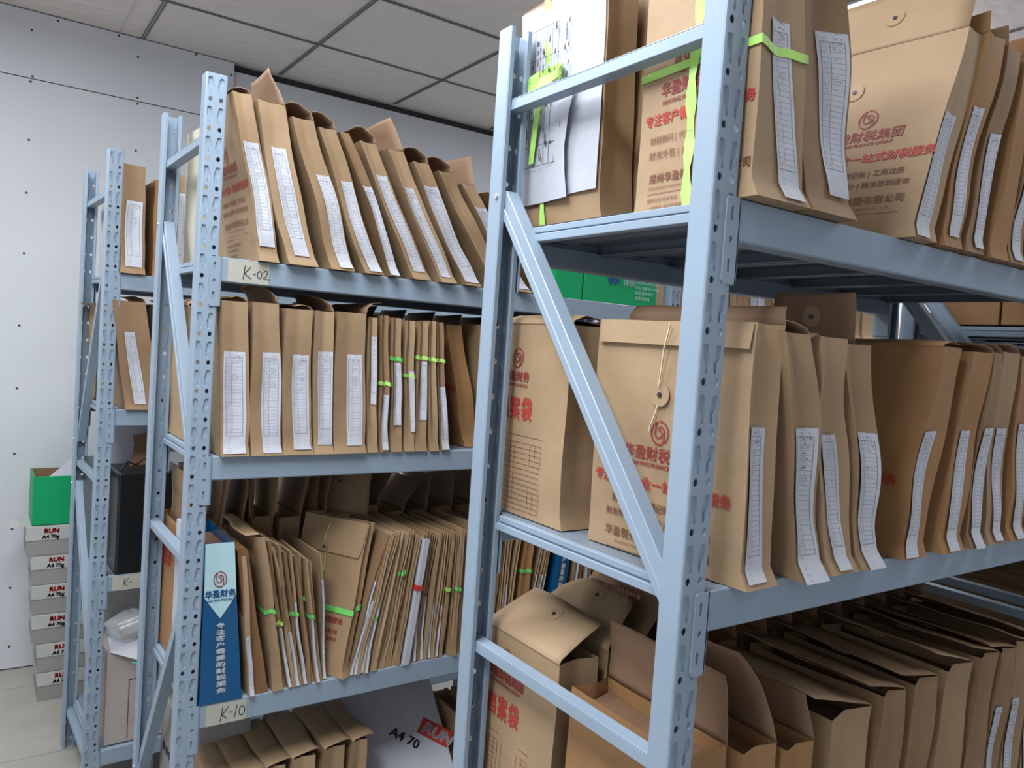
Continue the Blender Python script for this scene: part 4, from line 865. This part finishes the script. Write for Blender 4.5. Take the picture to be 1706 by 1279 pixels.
# level under it: cartons, plastic bag
t = empty('clear_plastic_bag', frame('L', 2.3, .5, 9.0)); tag(t, 'crumpled clear plastic bag holding small brown tubes under the black parcel\'s shelf', 'plastic bag')
g = G(); rr = random.Random(5)
rows = []
for i in range(9):
    a = PI*i/8; rows.append([(1.2*math.sin(a)*math.cos(2*PI*k/14)*(1+.25*rr.uniform(-1, 1)), .9*math.sin(a)*math.sin(2*PI*k/14)*(1+.2*rr.uniform(-1, 1))+.8, -.9*math.cos(a)+.1*rr.uniform(-1, 1)) for k in range(14)])
for r_ in rows: r_.append(r_[0])
g.grid(rows); g.make('bag_film', PLASTIC, t, True)
for i in range(4):
    g = G(); g.tube([(-.6, .3+.3*i, -.35+.3*(i % 2)), (1.0, .3+.3*i, .1+.3*(i % 2))], .16, 8); g.make('tube', [CARDB, BOLT][i % 2], t, True)
t = empty('grey_carton', frame('L', 1.0, .3, 2.97)); tag(t, 'upright pale grey carton under the plastic bag, rack by the wall', 'box')
g = G(); g.box(0, 3.8, 0, 3.6, 0, 5.1); bevel(g.make('box_body', PINKBOX, t), .04)
g = G(); g.box(1.1, 1.13, -.02, 0, .2, 3.4); g.box(1.1, 3.7, -.02, 0, 3.4, 3.43); g.make('flap_seam', INK, t)
g = G(); g.add([(.1, -.1, 5.12), (1.9, -.9, 4.5), (2.2, -.1, 5.15), (.2, 1.6, 5.9)], [(0, 1, 2, 3)]); o = g.make('lid_flap', PAPER, t)
g = G(); g.add([(.9, -.56, 4.66), (1.9, -.98, 4.15), (2.3, -.3, 4.7), (1.9, -.88, 4.52)], [(0, 1, 2, 3)]); g.make('teal_strip', TEAL, t)
t = empty('white_carton', frame('L', 1.2, 4.0, 2.97)); tag(t, 'white carton with black A4 lettering behind the rack\'s left frame, teal edge', 'box')
g = G(); g.box(0, 3.5, 0, 3.0, 0, 4.6); bevel(g.make('box_body', WHITEBOX, t), .04)
v, f = T('A4', .9, .05); obj('size_lettering', [(-.03, 2.2-x, y+2.0) for x, y in v], f, INK, t)
g = G(); g.box(-.04, 3.54, -.04, 3.04, 4.0, 4.65); g.make('box_lid', TEAL, t)
t = empty('white_carton', frame('L', 1.4, .6, 8.15)); 
C.objects.unlink(t); bpy.data.objects.remove(t)
t = empty('printed_carton', frame('L', 1.0, 4.1, 7.7)); tag(t, 'white carton with a black round mark, behind the posts of the rack by the wall', 'box')
g = G(); g.box(0, 3.6, 0, 3.0, 0, 3.6); bevel(g.make('box_body', WHITEBOX, t), .04)
v, f = stroke2d([arc(0, 0, .35, 0, 360, 16)], .16); obj('round_mark', [(-.02, 1.4-x, y+2.6) for x, y in v], f, INK, t)
g = G(); g.box(0, 3.6, 0, 3.4, 0, 3.7)

# cartons stacked against the wall
tb = 'A4 paper cartons stacked by the wall'
CX, CY = 6.1, 60.0
for i in range(6):
    z0 = i*1.98; dx = .10*math.sin(i*2.1); dy = .06*math.cos(i*1.7)
    t = empty('paper_carton', Matrix.Translation(((4.05+dx-.17*i)*P, (58.6+dy)*P, z0*P)))
    tag(t, 'white A4 carton with pink print, %s' % ['at the floor of the stack by the wall', 'second up in the stack by the wall', 'third up in the stack by the wall', 'fourth up in the stack by the wall', 'fifth up in the stack by the wall', 'topmost under the green box, torn flap'][i], 'box', tb)
    g = G(); g.box(0, 5.3, 0, 3.8, 0, 1.3); bevel(g.make('box_body', GREYBOX, t), .03)
    g = G(); g.box(-.05, 5.35, -.05, 3.85, 1.02, 1.95); bevel(g.make('box_lid', WHITEBOX, t), .03)
    v, f = T('RUN', .42, .03); obj('brand_lettering', [(x+.95, -.065, y+1.5) for x, y in v], f, REDTAPE, t)
    v, f = T('A4 70g', .34, .02); obj('size_lettering', [(x+.85, -.065, y+1.14) for x, y in v], f, INK, t)
    if i == 5:
        g = G(); g.grid([[(-.05-.9*q, y, 1.95+.08*math.sin(q*3)-.05*q) for y in (.1, 1.2, 2.4)] for q in (0, .5, 1)]); g.make('torn_flap', WHITEBOX, t)
t = empty('green_carton', Matrix.Translation((3.35*P, 58.7*P, 11.92*P))); tag(t, 'open green carton on top of the paper carton stack by the wall', 'box')
g = G(); g.box(0, 5.6, 0, .1, 0, 3.2); g.box(0, 5.6, 3.4, 3.5, 0, 3.2); g.box(0, .1, .1, 3.4, 0, 3.2); g.box(5.5, 5.6, .1, 3.4, 0, 3.2); g.box(.1, 5.5, .1, 3.4, 0, .1)
g.make('box_body', GREENBOX, t)
g = G(); g.box(.1, .13, .1, 3.4, .2, 3.18); g.box(.13, 5.5, 3.37, 3.4, .2, 3.18); g.make('inner_lining', CARDB, t)
g = G(); g.add([(.9, .06, 3.2), (2.9, .06, 3.2), (2.9, .8, 4.6), (2.6, .8, 4.6)], [(0, 1, 2, 3)]); g.make('white_flap', PAPER, t)
v, f = T('WO', .5, .02); obj('printed_mark', [(x+3.7, -.02, y+.5) for x, y in v], f, DARKB, t)
v, f = stroke2d([arc(0, 0, .2, 0, 360, 14)], .08); obj('round_mark', [(x+4.1, -.02, y+1.3) for x, y in v], f, DARKB, t)

# anything whose world matrix was set before its children were parented keeps identity child transforms
bpy.context.view_layer.update()
